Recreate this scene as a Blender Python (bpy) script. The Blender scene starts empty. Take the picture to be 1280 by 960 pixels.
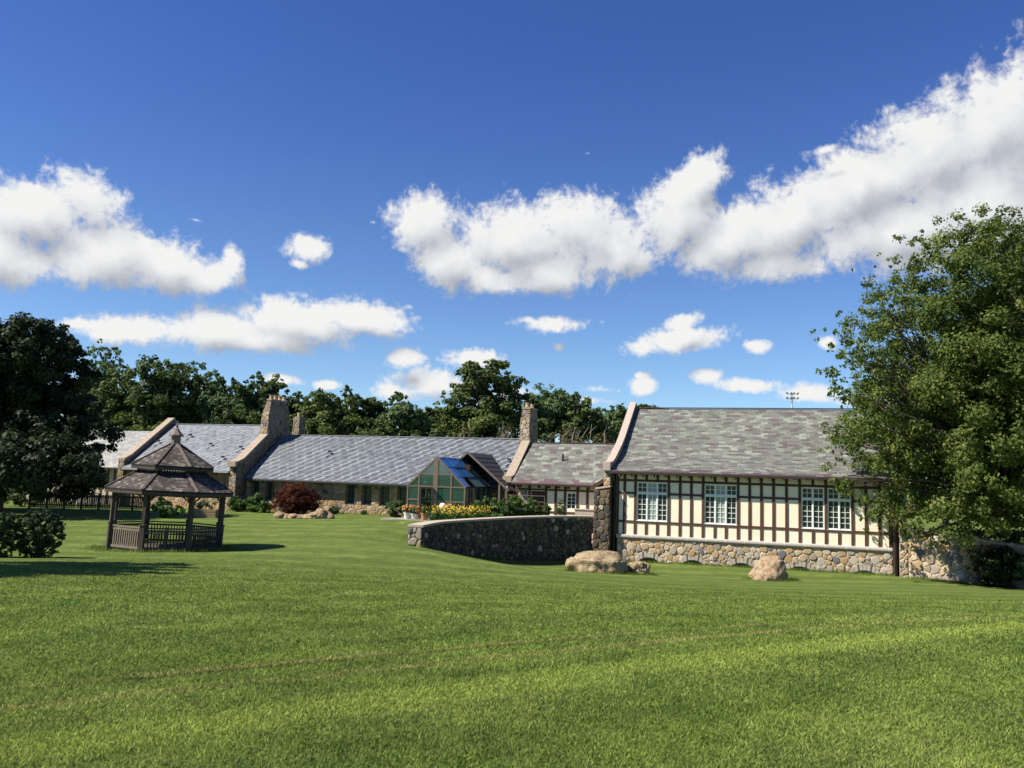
import bpy, bmesh, math, random
import numpy as np
from mathutils import Vector, Matrix, noise as mnoise
R_ = math.radians
sc = bpy.context.scene
col = sc.collection
random.seed(7); rng = np.random.default_rng(7)

# ------------------------------------------------------------------ camera
EYE = 1.6; FPX = 1072.0; ROLL = math.atan(.031); PITCH = math.atan(112/1072.0)
cam = bpy.data.cameras.new('camera'); cam.sensor_width = 36; cam.lens = 36*FPX/1280
cam.clip_start = .1; cam.clip_end = 6000
co = bpy.data.objects.new('camera', cam); col.objects.link(co)
CM = Matrix.Rotation(math.pi/2+PITCH, 3, 'X') @ Matrix.Rotation(ROLL, 3, 'Z')
co.matrix_world = Matrix.Translation((0, 0, EYE)) @ CM.to_4x4()
sc.camera = co
def ray(px, py):
    return CM @ Vector(((px-640)/FPX, -(py-480)/FPX, -1))
def at(px, py, Y):                       # a point of the place from a bearing and a distance
    d = ray(px, py); return d*(Y/d.y) + Vector((0, 0, EYE))

# ------------------------------------------------------------------ node helpers
class NT:
    def __init__(s, tree): s.t = tree; tree.nodes.clear()
    def n(s, kind, ins=None, **props):
        nd = s.t.nodes.new('ShaderNode'+kind)
        for k, v in props.items(): setattr(nd, k, v)
        if ins:
            for k, v in (ins.items() if isinstance(ins, dict) else enumerate(ins)):
                if v is None: continue
                if isinstance(v, bpy.types.NodeSocket): s.t.links.new(v, nd.inputs[k])
                else:
                    if isinstance(v, (tuple, list)) and len(v) == 3 and nd.inputs[k].type == 'RGBA': v = (*v, 1)
                    nd.inputs[k].default_value = v
        return nd
    def m(s, op, a, b=None, c=None, clamp=False):
        nd = s.n('Math', [a, b, c], operation=op); nd.use_clamp = clamp; return nd.outputs[0]
    def v(s, op, a, b=None):
        nd = s.n('VectorMath', [a, b], operation=op)
        return nd.outputs['Value'] if op in ('LENGTH', 'DOT_PRODUCT') else nd.outputs[0]
    def mix(s, f, a, b, blend='MIX'):
        nd = s.n('Mix', data_type='RGBA', blend_type=blend)
        for k, val in ((0, f), (6, a), (7, b)):
            if isinstance(val, bpy.types.NodeSocket): s.t.links.new(val, nd.inputs[k])
            else: nd.inputs[k].default_value = (*val, 1) if isinstance(val, (tuple, list)) and len(val) == 3 else val
        return nd.outputs[2]
    def ramp(s, f, stops, interp='LINEAR'):
        nd = s.n('ValToRGB', [f]); cr = nd.color_ramp; cr.interpolation = interp
        while len(cr.elements) > 1: cr.elements.remove(cr.elements[-1])
        for i, (p, c) in enumerate(stops):
            e = cr.elements[0] if i == 0 else cr.elements.new(p)
            e.position = p; e.color = (*c, 1) if len(c) == 3 else c
        return nd.outputs[0]
    def smooth(s, x, lo, hi):
        nd = s.n('MapRange', [x, lo, hi, 0., 1.], interpolation_type='SMOOTHSTEP'); return nd.outputs[0]
    def noise(s, vec, scale, detail=3, rough=.5, out=0, dist=0, dim='3D'):
        return s.n('TexNoise', {'Vector': vec, 'Scale': scale, 'Detail': detail, 'Roughness': rough, 'Distortion': dist}, noise_dimensions=dim).outputs[out]

# ------------------------------------------------------------------ sun and sky
SUN_EL, SUN_H = R_(46), Vector((-.97, -.24, 0)).normalized()
SUN = Vector((SUN_H.x*math.cos(SUN_EL), SUN_H.y*math.cos(SUN_EL), math.sin(SUN_EL)))
sl = bpy.data.lights.new('sun', 'SUN'); sl.energy = 5.0; sl.angle = R_(.5); sl.color = (1, .93, .82)
so = bpy.data.objects.new('sun', sl); col.objects.link(so)
so.rotation_euler = SUN.to_track_quat('Z', 'Y').to_euler(); so.location = (-40, -10, 60)

w = bpy.data.worlds.new('World'); sc.world = w; w.use_nodes = True
t = NT(w.node_tree)
sky = t.n('TexSky', sky_type='NISHITA', sun_disc=False, sun_elevation=SUN_EL,
          sun_rotation=math.atan2(SUN_H.x, SUN_H.y) % (2*math.pi), altitude=300, air_density=.85, dust_density=.1, ozone_density=5.0)
tc = t.n('TexCoord'); D = t.v('NORMALIZE', tc.outputs['Generated'])
sx = t.n('SeparateXYZ', [D])
AZ = t.m('MULTIPLY', t.m('ARCTAN2', sx.outputs[0], sx.outputs[1]), 180/math.pi)
EL = t.m('MULTIPLY', t.m('ARCSINE', sx.outputs[2]), 180/math.pi)
PDEG = t.n('CombineXYZ', [AZ, EL, 0.]).outputs[0]
# cumulus: each cloud a few soft ellipses in (azimuth, elevation); columns: x y rx ry tilt weight (bearings measured on the photograph)
BLOBS = [(40,268,75,50,0,1),(-15,315,85,50,0,1),(110,250,60,38,20,.9),(130,318,85,45,0,1),(205,330,72,36,8,1),(262,345,42,24,0,.9),(291,328,16,27,-10,.9),
 (455,398,62,25,4,1),(375,402,88,33,0,1),(270,412,85,30,0,1),(165,412,75,24,-4,.9),(100,405,40,13,-8,.7),(330,425,110,20,0,.9),
 (384,309,30,19,0,.95),(375,330,20,9,10,.6),(245,275,22,8,8,.24),(467,278,13,8,0,.24),
 (530,278,48,40,0,1),(560,325,55,42,20,1),(640,300,80,52,0,1),(720,290,75,50,0,1),(680,340,75,30,0,1),(610,345,50,25,10,.9),(770,310,60,48,0,.95),
 (868,225,46,30,-30,1),(850,270,60,50,0,1),(910,300,80,48,0,1),(960,330,85,26,0,.9),(985,280,90,58,-12,1),(1070,235,95,62,-20,1),(1160,195,95,70,-25,1),
 (1250,150,85,72,-20,1),(1310,180,100,130,0,1),(1120,290,110,55,0,1),(1220,260,120,85,0,1),(1220,95,30,22,-10,.55),(1270,90,25,25,0,.7),
 (1030,188,48,11,-8,.6),(645,240,17,17,0,.34),(735,192,14,9,0,.22),(900,205,20,10,-20,.5),
 (690,405,55,15,-3,.8),(660,400,22,9,0,.6),(700,433,16,12,0,.6),(848,425,68,20,-4,.95),(852,404,30,13,-15,.9),(805,432,30,14,0,.85),(946,432,22,11,0,.85),
 (800,482,26,14,8,.95),(800,470,16,9,0,.8),(885,470,22,13,0,.9),(935,482,55,12,4,.9),(1010,490,60,16,0,.8),(1035,428,18,13,0,.85),(1090,500,60,14,0,.7),
 (505,447,27,15,-6,.95),(595,450,45,15,0,.9),(545,478,70,22,0,.85),(500,490,45,18,0,.75),(640,490,60,14,0,.6),
 (350,474,32,11,0,.85),(410,481,22,9,0,.8),(240,480,60,12,0,.6),(755,487,55,10,0,.5),(735,500,60,10,0,.5)]
PXDEG = 1/(FPX*math.pi/180)
CL = []
for (x, y, rx, ry, rot, wt) in BLOBS:
    d = ray(x, y).normalized(); az = math.degrees(math.atan2(d.x, d.y)); el = math.degrees(math.asin(d.z))
    k = math.cos(math.atan(math.hypot(x-640, y-480)/FPX))
    CL.append((az, el, rx*PXDEG*1.18*k/max(.7, math.cos(R_(el))), ry*PXDEG*1.18*k, R_(-rot), wt))
NO = lambda v, sc_, det, rough, out=0: T.noise(v, sc_, det, rough, out, dim='2D')
def field(P, blobs, full=True):                      # the cloud density of one tile of the sky
    acc = None
    for (az, el, rx, ry, rot, wt) in blobs:
        if abs(rot) < .04:
            q = T.n('VectorMath', [P, (1/rx, 1/ry, 0), (-az/rx, -el/ry, 0)], operation='MULTIPLY_ADD').outputs[0]
        else:
            q = T.n('Mapping', {0: P, 1: (az, el, 0), 2: (0, 0, rot), 3: (rx, ry, 1)}, vector_type='TEXTURE').outputs[0]
        f = T.m('MULTIPLY_ADD', T.v('LENGTH', q), -1.0, wt)
        acc = f if acc is None else T.n('Math', [acc, f, .22], operation='SMOOTH_MAX').outputs[0]
    acc = T.m('MULTIPLY_ADD', acc, 2.1, -.24)
    Pw = T.v('ADD', P, T.v('MULTIPLY', T.v('SUBTRACT', NO(P, .16, 2, .55, 1), (.5, .5, .5)), (2.0, 1.4, 0)))
    Pv = T.v('ADD', Pw, T.v('MULTIPLY', NO(P, 1.2, 2, .6, 1), (.7, .7, 0)))
    puff = lambda sc_, sm: T.n('TexVoronoi', {'Vector': Pv, 'Scale': sc_, 'Smoothness': sm}, feature='SMOOTH_F1', voronoi_dimensions='2D').outputs[0]
    soft = T.m('ADD', acc, T.m('ADD', T.m('MULTIPLY_ADD', puff(.62, .5), -.55, .24), T.m('MULTIPLY_ADD', NO(Pw, .42, 3, .5), .9, -.45)))
    if not full: return soft
    edge = T.m('ADD', T.m('MULTIPLY_ADD', NO(Pw, .9, 7, .64), 1.3, -.65), T.m('MULTIPLY_ADD', puff(1.5, .4), -.35, .13))
    edge = T.m('ADD', edge, T.m('MULTIPLY_ADD', NO(T.v('ADD', Pw, (9, 3, 0)), 2.7, 4, .6), .85, -.42))
    return soft, T.m('ADD', soft, edge)
CLOUD_GAIN = 6.1; SKY_STRENGTH = .082
skyc = t.mix(1.0, sky.outputs[0], t.mix(t.smooth(EL, 0, 30), (.86, .93, .96), (.46, .62, .98)), 'MULTIPLY')   # clear, deep blue air
def cloudy(blobs):
    global T
    g = bpy.data.node_groups.new('cloud_tile', 'ShaderNodeTree')
    for nm, io, ty in (('P', 'INPUT', 'NodeSocketVector'), ('sky', 'INPUT', 'NodeSocketColor'), ('sky_shader', 'OUTPUT', 'NodeSocketShader')):
        g.interface.new_socket(nm, in_out=io, socket_type=ty)
    T = NT(g); gi = g.nodes.new('NodeGroupInput'); go = g.nodes.new('NodeGroupOutput'); P = gi.outputs[0]
    S0, F0 = field(P, blobs); S1 = field(T.v('ADD', P, (-.7, 1.5, 0)), blobs, False)
    mask = T.smooth(F0, -.22, .85)
    lit = T.m('MULTIPLY_ADD', T.m('SUBTRACT', S0, S1), .44, .60)
    lit = T.m('ADD', lit, T.m('MULTIPLY', T.m('SUBTRACT', F0, S0), .13))
    lit = T.m('SUBTRACT', lit, T.m('MULTIPLY', T.smooth(S0, .5, 1.8), .10), clamp=True)
    cc = T.ramp(lit, [(0, (.42, .46, .53)), (.3, (.57, .60, .66)), (.6, (.80, .82, .85)), (.85, (.95, .955, .965)), (1, (1.0, 1.0, .99))])
    cc = T.n('VectorMath', {0: cc, 'Scale': CLOUD_GAIN}, operation='SCALE').outputs[0]
    g.links.new(T.n('Background', {'Color': T.mix(mask, gi.outputs[1], cc), 'Strength': SKY_STRENGTH}).outputs[0], go.inputs[0])
    gn = t.t.nodes.new('ShaderNodeGroup'); gn.node_tree = g
    t.t.links.new(PDEG, gn.inputs[0]); t.t.links.new(skyc, gn.inputs[1])
    return gn.outputs[0]
clear = t.n('Background', {'Color': skyc, 'Strength': SKY_STRENGTH}).outputs[0]
def tiles(a0, a1, e0, e1):                # halve the sky until a tile holds few clouds: a ray only works through its own tile
    near = [c for c in CL if max(0, abs(c[0]-min(max(c[0], a0), a1)))/max(c[2], c[3]) < c[5]+.75 and max(0, abs(c[1]-min(max(c[1], e0), e1)))/max(c[3], abs(math.sin(c[4]))*c[2]) < c[5]+.75]
    if not near: return clear
    if len(near) <= 14 or (a1-a0 < 5 and e1-e0 < 3): return cloudy(near)
    if (a1-a0) > 1.5*(e1-e0):
        c = (a0+a1)/2; lo, hi = tiles(a0, c, e0, e1), tiles(c, a1, e0, e1); fac = t.m('GREATER_THAN', AZ, c)
    else:
        c = (e0+e1)/2; lo, hi = tiles(a0, a1, e0, c), tiles(a0, a1, c, e1); fac = t.m('GREATER_THAN', EL, c)
    return t.n('MixShader', [fac, lo, hi]).outputs[0]
front = tiles(-44, 44, 0, 40)
inside = t.m('MULTIPLY', t.m('LESS_THAN', t.m('ABSOLUTE', AZ), 44), t.m('MULTIPLY', t.m('GREATER_THAN', EL, 0), t.m('LESS_THAN', EL, 40)))
allsky = t.n('MixShader', [inside, clear, front]).outputs[0]
t.t.links.new(allsky, t.n('OutputWorld').inputs[0])
w.cycles.sampling_method = 'MANUAL'; w.cycles.sample_map_resolution = 512

sc.view_settings.view_transform = 'Standard'; sc.view_settings.look = 'None'
sc.view_settings.exposure = .85; sc.view_settings.gamma = 1.0; sc.view_settings.use_curve_mapping = False
sc.render.engine = 'CYCLES'
sc.cycles.max_bounces = 6; sc.cycles.transparent_max_bounces = 12; sc.cycles.use_denoising = True
# ------------------------------------------------------------------ tagging, mesh builder
def tag(o, label=None, cat=None, group=None, kind=None):
    for k, v in (('label', label), ('category', cat), ('group', group), ('kind', kind)):
        if v: o[k] = v
    return o
def empty(name, loc, rz=0.0):
    o = bpy.data.objects.new(name, None); col.objects.link(o); o.location = loc; o.rotation_euler = (0, 0, rz)
    o.empty_display_size = .3; return o
class MB:
    def __init__(s): s.v = []; s.f = []; s.uv = []; s.t = []
    def face(s, pts, uv=None, tint=.5):
        i = len(s.v); s.v += [tuple(p) for p in pts]; s.f.append(tuple(range(i, i+len(pts))))
        s.uv += list(uv) if uv else [(0, 0)]*len(pts); s.t += [tint]*len(pts)
    def hexa(s, p):                      # 8 corners: bottom 4 counter-clockwise, top 4
        for q in ((0, 3, 2, 1), (4, 5, 6, 7), (0, 1, 5, 4), (1, 2, 6, 5), (2, 3, 7, 6), (3, 0, 4, 7)): s.face([p[k] for k in q])
    def box(s, x0, x1, y0, y1, z0, z1):
        s.hexa([(x0, y0, z0), (x1, y0, z0), (x1, y1, z0), (x0, y1, z0), (x0, y0, z1), (x1, y0, z1), (x1, y1, z1), (x0, y1, z1)])
    def bar(s, a, b, w, h, up=(0, 0, 1)):  # a beam from a to b
        a, b = Vector(a), Vector(b); d = (b-a).normalized(); u = Vector(up); x = d.cross(u)
        x = x.normalized() if x.length > 1e-4 else Vector((1, 0, 0)); y = x.cross(d).normalized(); x *= w/2; y *= h/2
        s.hexa([a-x-y, a+x-y, b+x-y, b-x-y, a-x+y, a+x+y, b+x+y, b-x+y])
    def prism(s, poly, axis, c0, c1):      # a polygon in the other two axes, from c0 to c1 along axis
        mk = {'x': lambda p, c: (c, p[0], p[1]), 'y': lambda p, c: (p[0], c, p[1]), 'z': lambda p, c: (p[0], p[1], c)}[axis]
        A = [mk(p, c0) for p in poly]; B = [mk(p, c1) for p in poly]; n = len(poly)
        s.face(A); s.face(B[::-1])
        for i in range(n): s.face([A[i], B[i], B[(i+1) % n], A[(i+1) % n]])
    def tube(s, pts, rad, n=8, cap=True):
        pts = [Vector(p) for p in pts]; rad = rad if isinstance(rad, (list, tuple)) else [rad]*len(pts); rings = []
        x = None
        for i, p in enumerate(pts):
            d = (pts[min(i+1, len(pts)-1)]-pts[max(i-1, 0)]).normalized()
            if x is None: x = d.orthogonal().normalized()
            x = (x-d*x.dot(d)).normalized(); y = d.cross(x)
            rings.append([p+(x*math.cos(2*math.pi*k/n)+y*math.sin(2*math.pi*k/n))*rad[i] for k in range(n)])
        for a, b in zip(rings, rings[1:]):
            for k in range(n): s.face([a[k], a[(k+1) % n], b[(k+1) % n], b[k]])
        if cap: s.face(rings[0][::-1]); s.face(rings[-1])
    def lathe(s, prof, c=(0, 0, 0), n=16):
        R = [[(c[0]+r*math.cos(2*math.pi*k/n), c[1]+r*math.sin(2*math.pi*k/n), c[2]+z) for k in range(n)] for r, z in prof]
        for a, b in zip(R, R[1:]):
            for k in range(n): s.face([a[k], a[(k+1) % n], b[(k+1) % n], b[k]])
        s.face(R[0][::-1]); s.face(R[-1])
    def build(s, name, mat, parent=None, off=(0, 0, 0), smooth=False, weld=True):
        me = bpy.data.meshes.new(name)
        me.from_pydata([(a-off[0], b-off[1], c-off[2]) for a, b, c in s.v], [], s.f)
        uvl = me.uv_layers.new(name='UVMap'); uvl.data.foreach_set('uv', [c for p in s.uv for c in p])
        at_ = me.attributes.new('tint', 'FLOAT', 'POINT'); at_.data.foreach_set('value', s.t)
        bm = bmesh.new(); bm.from_mesh(me)
        if weld: bmesh.ops.remove_doubles(bm, verts=bm.verts, dist=1e-4)
        bmesh.ops.recalc_face_normals(bm, faces=bm.faces)
        if smooth:
            for f in bm.faces: f.smooth = True
        bm.to_mesh(me); bm.free()
        me.materials.append(mat)
        o = bpy.data.objects.new(name, me); col.objects.link(o)
        if parent: o.parent = parent
        return o
def raw_mesh(name, verts, faces_n, mat, tint=None, parent=None, smooth=False, extra=None):
    """verts (N,3) float array; faces_n = (index array, corners per face)"""
    idx, k = faces_n; nf = len(idx)//k
    me = bpy.data.meshes.new(name)
    me.vertices.add(len(verts)); me.vertices.foreach_set('co', np.ascontiguousarray(verts, dtype=np.float32).ravel())
    me.loops.add(len(idx)); me.loops.foreach_set('vertex_index', np.ascontiguousarray(idx, dtype=np.int32))
    me.polygons.add(nf); me.polygons.foreach_set('loop_start', np.arange(nf, dtype=np.int32)*k)
    if smooth: me.polygons.foreach_set('use_smooth', np.ones(nf, dtype=bool))
    if tint is not None:
        a = me.attributes.new('tint', 'FLOAT', 'POINT'); a.data.foreach_set('value', np.ascontiguousarray(tint, dtype=np.float32))
    me.update(calc_edges=True); me.materials.append(mat)
    o = bpy.data.objects.new(name, me); col.objects.link(o)
    if parent: o.parent = parent
    return o

# ------------------------------------------------------------------ materials
MATS = {}
def material(name):
    m = bpy.data.materials.new(name); m.use_nodes = True; MATS[name] = m
    return m, NT(m.node_tree)
def finish(t, shader): t.t.links.new(shader, t.n('OutputMaterial').inputs[0])
def bsdf(t, colr, rough=.7, bump=None, bstr=.3, bdist=.02, spec=.3, metal=0.0):
    ins = {'Base Color': colr, 'Roughness': rough, 'Specular IOR Level': spec, 'Metallic': metal}
    nd = t.n('BsdfPrincipled', ins)
    if bump is not None:
        t.t.links.new(t.n('Bump', {'Strength': bstr, 'Distance': bdist, 'Height': bump}).outputs[0], nd.inputs['Normal'])
    return nd.outputs[0]
def obj_co(t): return t.n('TexCoord').outputs['Object']
def attr(t, nm='tint'): return t.n('Attribute', attribute_name=nm).outputs['Fac']
def plain(name, c, rough=.7, spec=.3, var=.25, scale=3.0, bstr=.2, bdist=.01, metal=0.0, stretch=(1, 1, 1)):
    m, t = material(name); P = t.v('MULTIPLY', obj_co(t), stretch)
    n = t.noise(P, scale, 5, .6); n2 = t.noise(P, scale*7, 3, .6)
    f = t.m('ADD', t.m('MULTIPLY', n, .7), t.m('MULTIPLY', n2, .3))
    lo = tuple(x*(1-var) for x in c); hi = tuple(min(1, x*(1+var)) for x in c)
    finish(t, bsdf(t, t.ramp(f, [(.3, lo), (.7, hi)]), rough, n2, bstr, bdist, spec, metal)); return m
def rubble(name, scale, stops, mortar, mw=.06, bd=.05):
    """random field stone in mortar, on object coordinates in metres"""
    m, t = material(name); P = obj_co(t)
    P = t.v('ADD', P, t.v('MULTIPLY', t.v('SUBTRACT', t.noise(P, 2.5, 2, .5, 1), (.5, .5, .5)), (.16, .16, .16)))
    vc = t.n('TexVoronoi', {'Vector': P, 'Scale': scale}, feature='F1'); ve = t.n('TexVoronoi', {'Vector': P, 'Scale': scale}, feature='DISTANCE_TO_EDGE')
    rnd = t.n('SeparateColor', [vc.outputs['Color']]).outputs[0]
    c = t.ramp(rnd, stops, 'CONSTANT')
    fine = t.noise(P, scale*5, 4, .65)
    c = t.mix(.45, c, t.mix(fine, (.45, .45, .45), (1.25, 1.2, 1.15)), 'MULTIPLY')
    e = t.smooth(ve.outputs['Distance'], mw*.35, mw)
    c = t.mix(e, mortar, c)
    h = t.m('ADD', t.smooth(ve.outputs['Distance'], mw*.3, mw*3.2), t.m('MULTIPLY', fine, .25))
    finish(t, bsdf(t, c, .9, h, .9, bd, .15)); return m
TAN = [(0, (.40, .29, .17)), (.14, (.47, .36, .23)), (.28, (.36, .31, .25)), (.42, (.52, .43, .31)), (.55, (.40, .26, .13)), (.66, (.44, .40, .34)), (.78, (.30, .25, .19)), (.86, (.50, .40, .26)), (.93, (.15, .15, .16))]
rubble('warm_stone', 3.6, TAN, (.46, .39, .28), .07)
rubble('wing_stone', 3.0, [(p, (c[0]*.86, c[1]*.78, c[2]*.66)) for p, c in TAN], (.36, .27, .17), .05)
rubble('chimney_stone', 3.4, [(p, (c[0]*.62, c[1]*.6, c[2]*.58)) for p, c in TAN], (.22, .19, .15), .05)
rubble('shaded_stone', 4.2, [(p, (c[0]*.4, c[1]*.39, c[2]*.37)) for p, c in TAN], (.065, .056, .045), .06)  # garden wall's shade put into the colour: darkened copy of the warm stone
def stone_tint(name, stops, k=1.0):        # single stones: colour by each stone's own tint
    m, t = material(name); P = obj_co(t)
    c = t.ramp(attr(t), [(p, tuple(x*k for x in q)) for p, q in stops], 'CONSTANT')
    f = t.noise(P, 9, 5, .65)
    c = t.mix(.6, c, t.mix(f, (.5, .5, .5), (1.3, 1.25, 1.2)), 'MULTIPLY')
    finish(t, bsdf(t, c, .88, f, .5, .03, .2)); return m
stone_tint('field_stone', TAN); stone_tint('shaded_field_stone', [(0, (.10, .08, .055)), (.2, (.15, .12, .085)), (.4, (.075, .065, .055)), (.58, (.17, .13, .08)), (.74, (.11, .10, .09)), (.88, (.06, .055, .05)), (.935, (.38, .34, .28))])  # the dark set paints the wall's shade, its palest stones the sun glints
plain('coping_granite', (.40, .33, .28), .85, .2, .18, 4)
plain('coping_sandstone', (.33, .265, .20), .85, .2, .22, 4)
plain('cap_stone', (.42, .36, .28), .9, .2, .22, 5)
def stucco():
    m, t = material('plaster'); P = obj_co(t); n = t.noise(P, .8, 5, .6); f = t.noise(P, 40, 3, .6); st = t.noise(t.v('MULTIPLY', P, (5, 5, .35)), 1.0, 4, .6)
    c = t.mix(t.smooth(n, .3, .75), (.83, .72, .54), (.88, .78, .60)); c = t.mix(t.m('MULTIPLY', t.smooth(st, .55, .8), .35), c, (.66, .55, .39))
    finish(t, bsdf(t, c, .92, f, .35, .004, .12))
stucco()
plain('timber', (.082, .043, .028), .7, .25, .3, 5)
plain('dark_trim', (.035, .022, .018), .5, .35, .25, 5)
plain('white_paint', (.74, .75, .71), .5, .4, .05, 5)
plain('green_sash', (.10, .14, .12), .5, .4, .1, 5)
plain('arch_stone', (.40, .35, .28), .9, .2, .25, 3)
plain('slate_wedge', (.10, .095, .09), .8, .3, .3, 5)
plain('brown_metal', (.145, .110, .078), .45, .4, .12, 5)
plain('dark_metal', (.035, .036, .040), .5, .4, .2, 5)
plain('lead_flashing', (.30, .31, .33), .5, .5, .15, 5)
plain('weathered_wood', (.074, .061, .050), .85, .15, .4, 4, .4, .01, stretch=(3, 3, .6))
plain('pale_wood', (.19, .155, .12), .85, .15, .25, 4, .3, .01)
plain('fence_wood', (.10, .082, .066), .9, .1, .3, 4)
plain('planter_wood', (.30, .21, .12), .85, .15, .2, 4)
plain('terracotta', (.45, .22, .11), .8, .2, .15, 8)
plain('white_ceramic', (.72, .70, .66), .4, .5, .06, 8)
plain('paving', (.31, .27, .215), .9, .15, .15, 2.5)
plain('soil', (.055, .04, .028), .95, .1, .4, 2)
plain('bark', (.085, .068, .052), .95, .1, .4, 6, .6, .02, stretch=(1, 1, .3))
plain('dead_wood', (.33, .28, .22), .9, .1, .2, 6)
plain('chimney_pot', (.44, .31, .19), .8, .2, .15, 6)
plain('galvanised', (.5, .5, .5), .5, .5, .1, 6)
plain('interior_dark', (.02, .024, .022), .9, .1, .3, 2)
def slate(name, tw, th, stops, foot=None, bd=.012, rough=.62, spec=.35):
    """courses of slates on the roof's own UVs (metres): every slate its own tone"""
    m, t = material(name); uv = t.n('TexCoord').outputs['UV']; s = t.n('SeparateXYZ', [uv])
    row = t.m('FLOOR', t.m('DIVIDE', s.outputs[1], th)); fy = t.m('FRACT', t.m('DIVIDE', s.outputs[1], th))
    off = t.n('TexWhiteNoise', {'W': row}, noise_dimensions='1D').outputs['Value']
    xx = t.m('ADD', t.m('DIVIDE', s.outputs[0], tw), t.m('MULTIPLY_ADD', row, .5, t.m('MULTIPLY', off, .35)))
    cx = t.m('FLOOR', xx); fx = t.m('FRACT', xx)
    wn = t.n('TexWhiteNoise', {'Vector': t.n('CombineXYZ', [cx, row, 0.]).outputs[0]}, noise_dimensions='2D')
    c = t.ramp(wn.outputs['Value'], stops, 'CONSTANT')
    if foot:                                # the purple courses laid at the eaves
        k = t.m('ADD', s.outputs[1], t.m('MULTIPLY', wn.outputs['Value'], foot[1]))
        c = t.mix(t.smooth(k, foot[0]+foot[1]*.5, foot[0]+foot[1]), foot[2], c)
    n = t.noise(t.n('TexCoord').outputs['Object'], .35, 4, .6); n2 = t.noise(t.n('TexCoord').outputs['Object'], 6, 4, .6)
    c = t.mix(.5, c, t.mix(t.m('ADD', t.m('MULTIPLY', n, .6), t.m('MULTIPLY', n2, .4)), (.5, .5, .5), (1.35, 1.35, 1.3)), 'MULTIPLY')
    gap = t.m('MULTIPLY', t.smooth(t.m('MINIMUM', fx, t.m('SUBTRACT', 1.0, fx)), 0, .05), t.smooth(fy, 0, .10))
    c = t.mix(t.m('MULTIPLY_ADD', gap, .5, .5), (.02, .02, .02), c)
    h = t.m('ADD', t.m('MULTIPLY', t.m('SUBTRACT', 1.0, fy), .8), t.m('MULTIPLY', wn.outputs['Value'], .5))
    finish(t, bsdf(t, c, rough, t.m('MULTIPLY', h, gap), .8, bd, spec)); return m
GREENS = [(0, (.150, .160, .132)), (.15, (.108, .106, .095)), (.3, (.185, .20, .165)), (.44, (.130, .120, .108)), (.56, (.235, .25, .21)), (.66, (.14, .148, .125)), (.82, (.108, .082, .078)), (.9, (.165, .158, .138))]
slate('hall_slate', .46, .225, GREENS, (.12, .95, (.085, .062, .062)))
slate('link_slate', .50, .33, GREENS, (.12, .9, (.115, .070, .072)))
slate('far_slate', .40, .25, [(0, (.24, .24, .22)), (.25, (.29, .29, .265)), (.5, (.215, .218, .21)), (.75, (.32, .32, .295))])
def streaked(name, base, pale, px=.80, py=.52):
    """blue grey slates with pale slanting streaks of sheen painted into the colour"""
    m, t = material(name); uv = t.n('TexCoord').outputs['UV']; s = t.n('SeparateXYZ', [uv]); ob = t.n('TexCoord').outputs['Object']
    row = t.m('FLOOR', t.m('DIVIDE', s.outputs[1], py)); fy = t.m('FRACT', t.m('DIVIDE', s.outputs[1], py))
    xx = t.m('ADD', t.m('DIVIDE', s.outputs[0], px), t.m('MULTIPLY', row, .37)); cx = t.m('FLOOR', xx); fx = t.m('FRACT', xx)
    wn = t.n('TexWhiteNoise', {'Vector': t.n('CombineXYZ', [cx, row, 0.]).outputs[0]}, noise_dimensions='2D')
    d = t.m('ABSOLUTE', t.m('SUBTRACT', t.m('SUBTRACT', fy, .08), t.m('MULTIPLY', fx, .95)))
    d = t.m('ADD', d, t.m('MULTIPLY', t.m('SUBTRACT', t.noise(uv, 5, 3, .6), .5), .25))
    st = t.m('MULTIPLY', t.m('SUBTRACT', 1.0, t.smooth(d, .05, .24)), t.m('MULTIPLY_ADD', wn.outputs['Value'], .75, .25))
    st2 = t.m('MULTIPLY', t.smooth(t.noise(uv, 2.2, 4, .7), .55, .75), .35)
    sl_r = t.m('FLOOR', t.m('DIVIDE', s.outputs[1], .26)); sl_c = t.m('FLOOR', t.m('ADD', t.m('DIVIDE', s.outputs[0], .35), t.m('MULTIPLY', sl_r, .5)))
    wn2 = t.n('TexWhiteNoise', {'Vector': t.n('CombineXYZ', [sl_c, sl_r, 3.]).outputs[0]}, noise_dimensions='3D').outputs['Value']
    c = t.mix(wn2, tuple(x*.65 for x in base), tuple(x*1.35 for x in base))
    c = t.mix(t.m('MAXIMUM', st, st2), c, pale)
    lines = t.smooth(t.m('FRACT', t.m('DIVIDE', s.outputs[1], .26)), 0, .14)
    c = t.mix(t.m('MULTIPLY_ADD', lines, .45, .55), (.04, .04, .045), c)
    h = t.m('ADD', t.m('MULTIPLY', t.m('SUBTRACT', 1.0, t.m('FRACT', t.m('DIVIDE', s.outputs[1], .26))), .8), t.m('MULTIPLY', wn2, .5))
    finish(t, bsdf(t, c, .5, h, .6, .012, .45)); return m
streaked('wing_slate', (.078, .086, .095), (.27, .30, .315)); streaked('tall_wing_slate', (.135, .145, .155), (.29, .31, .325), .62, .44)
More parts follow.
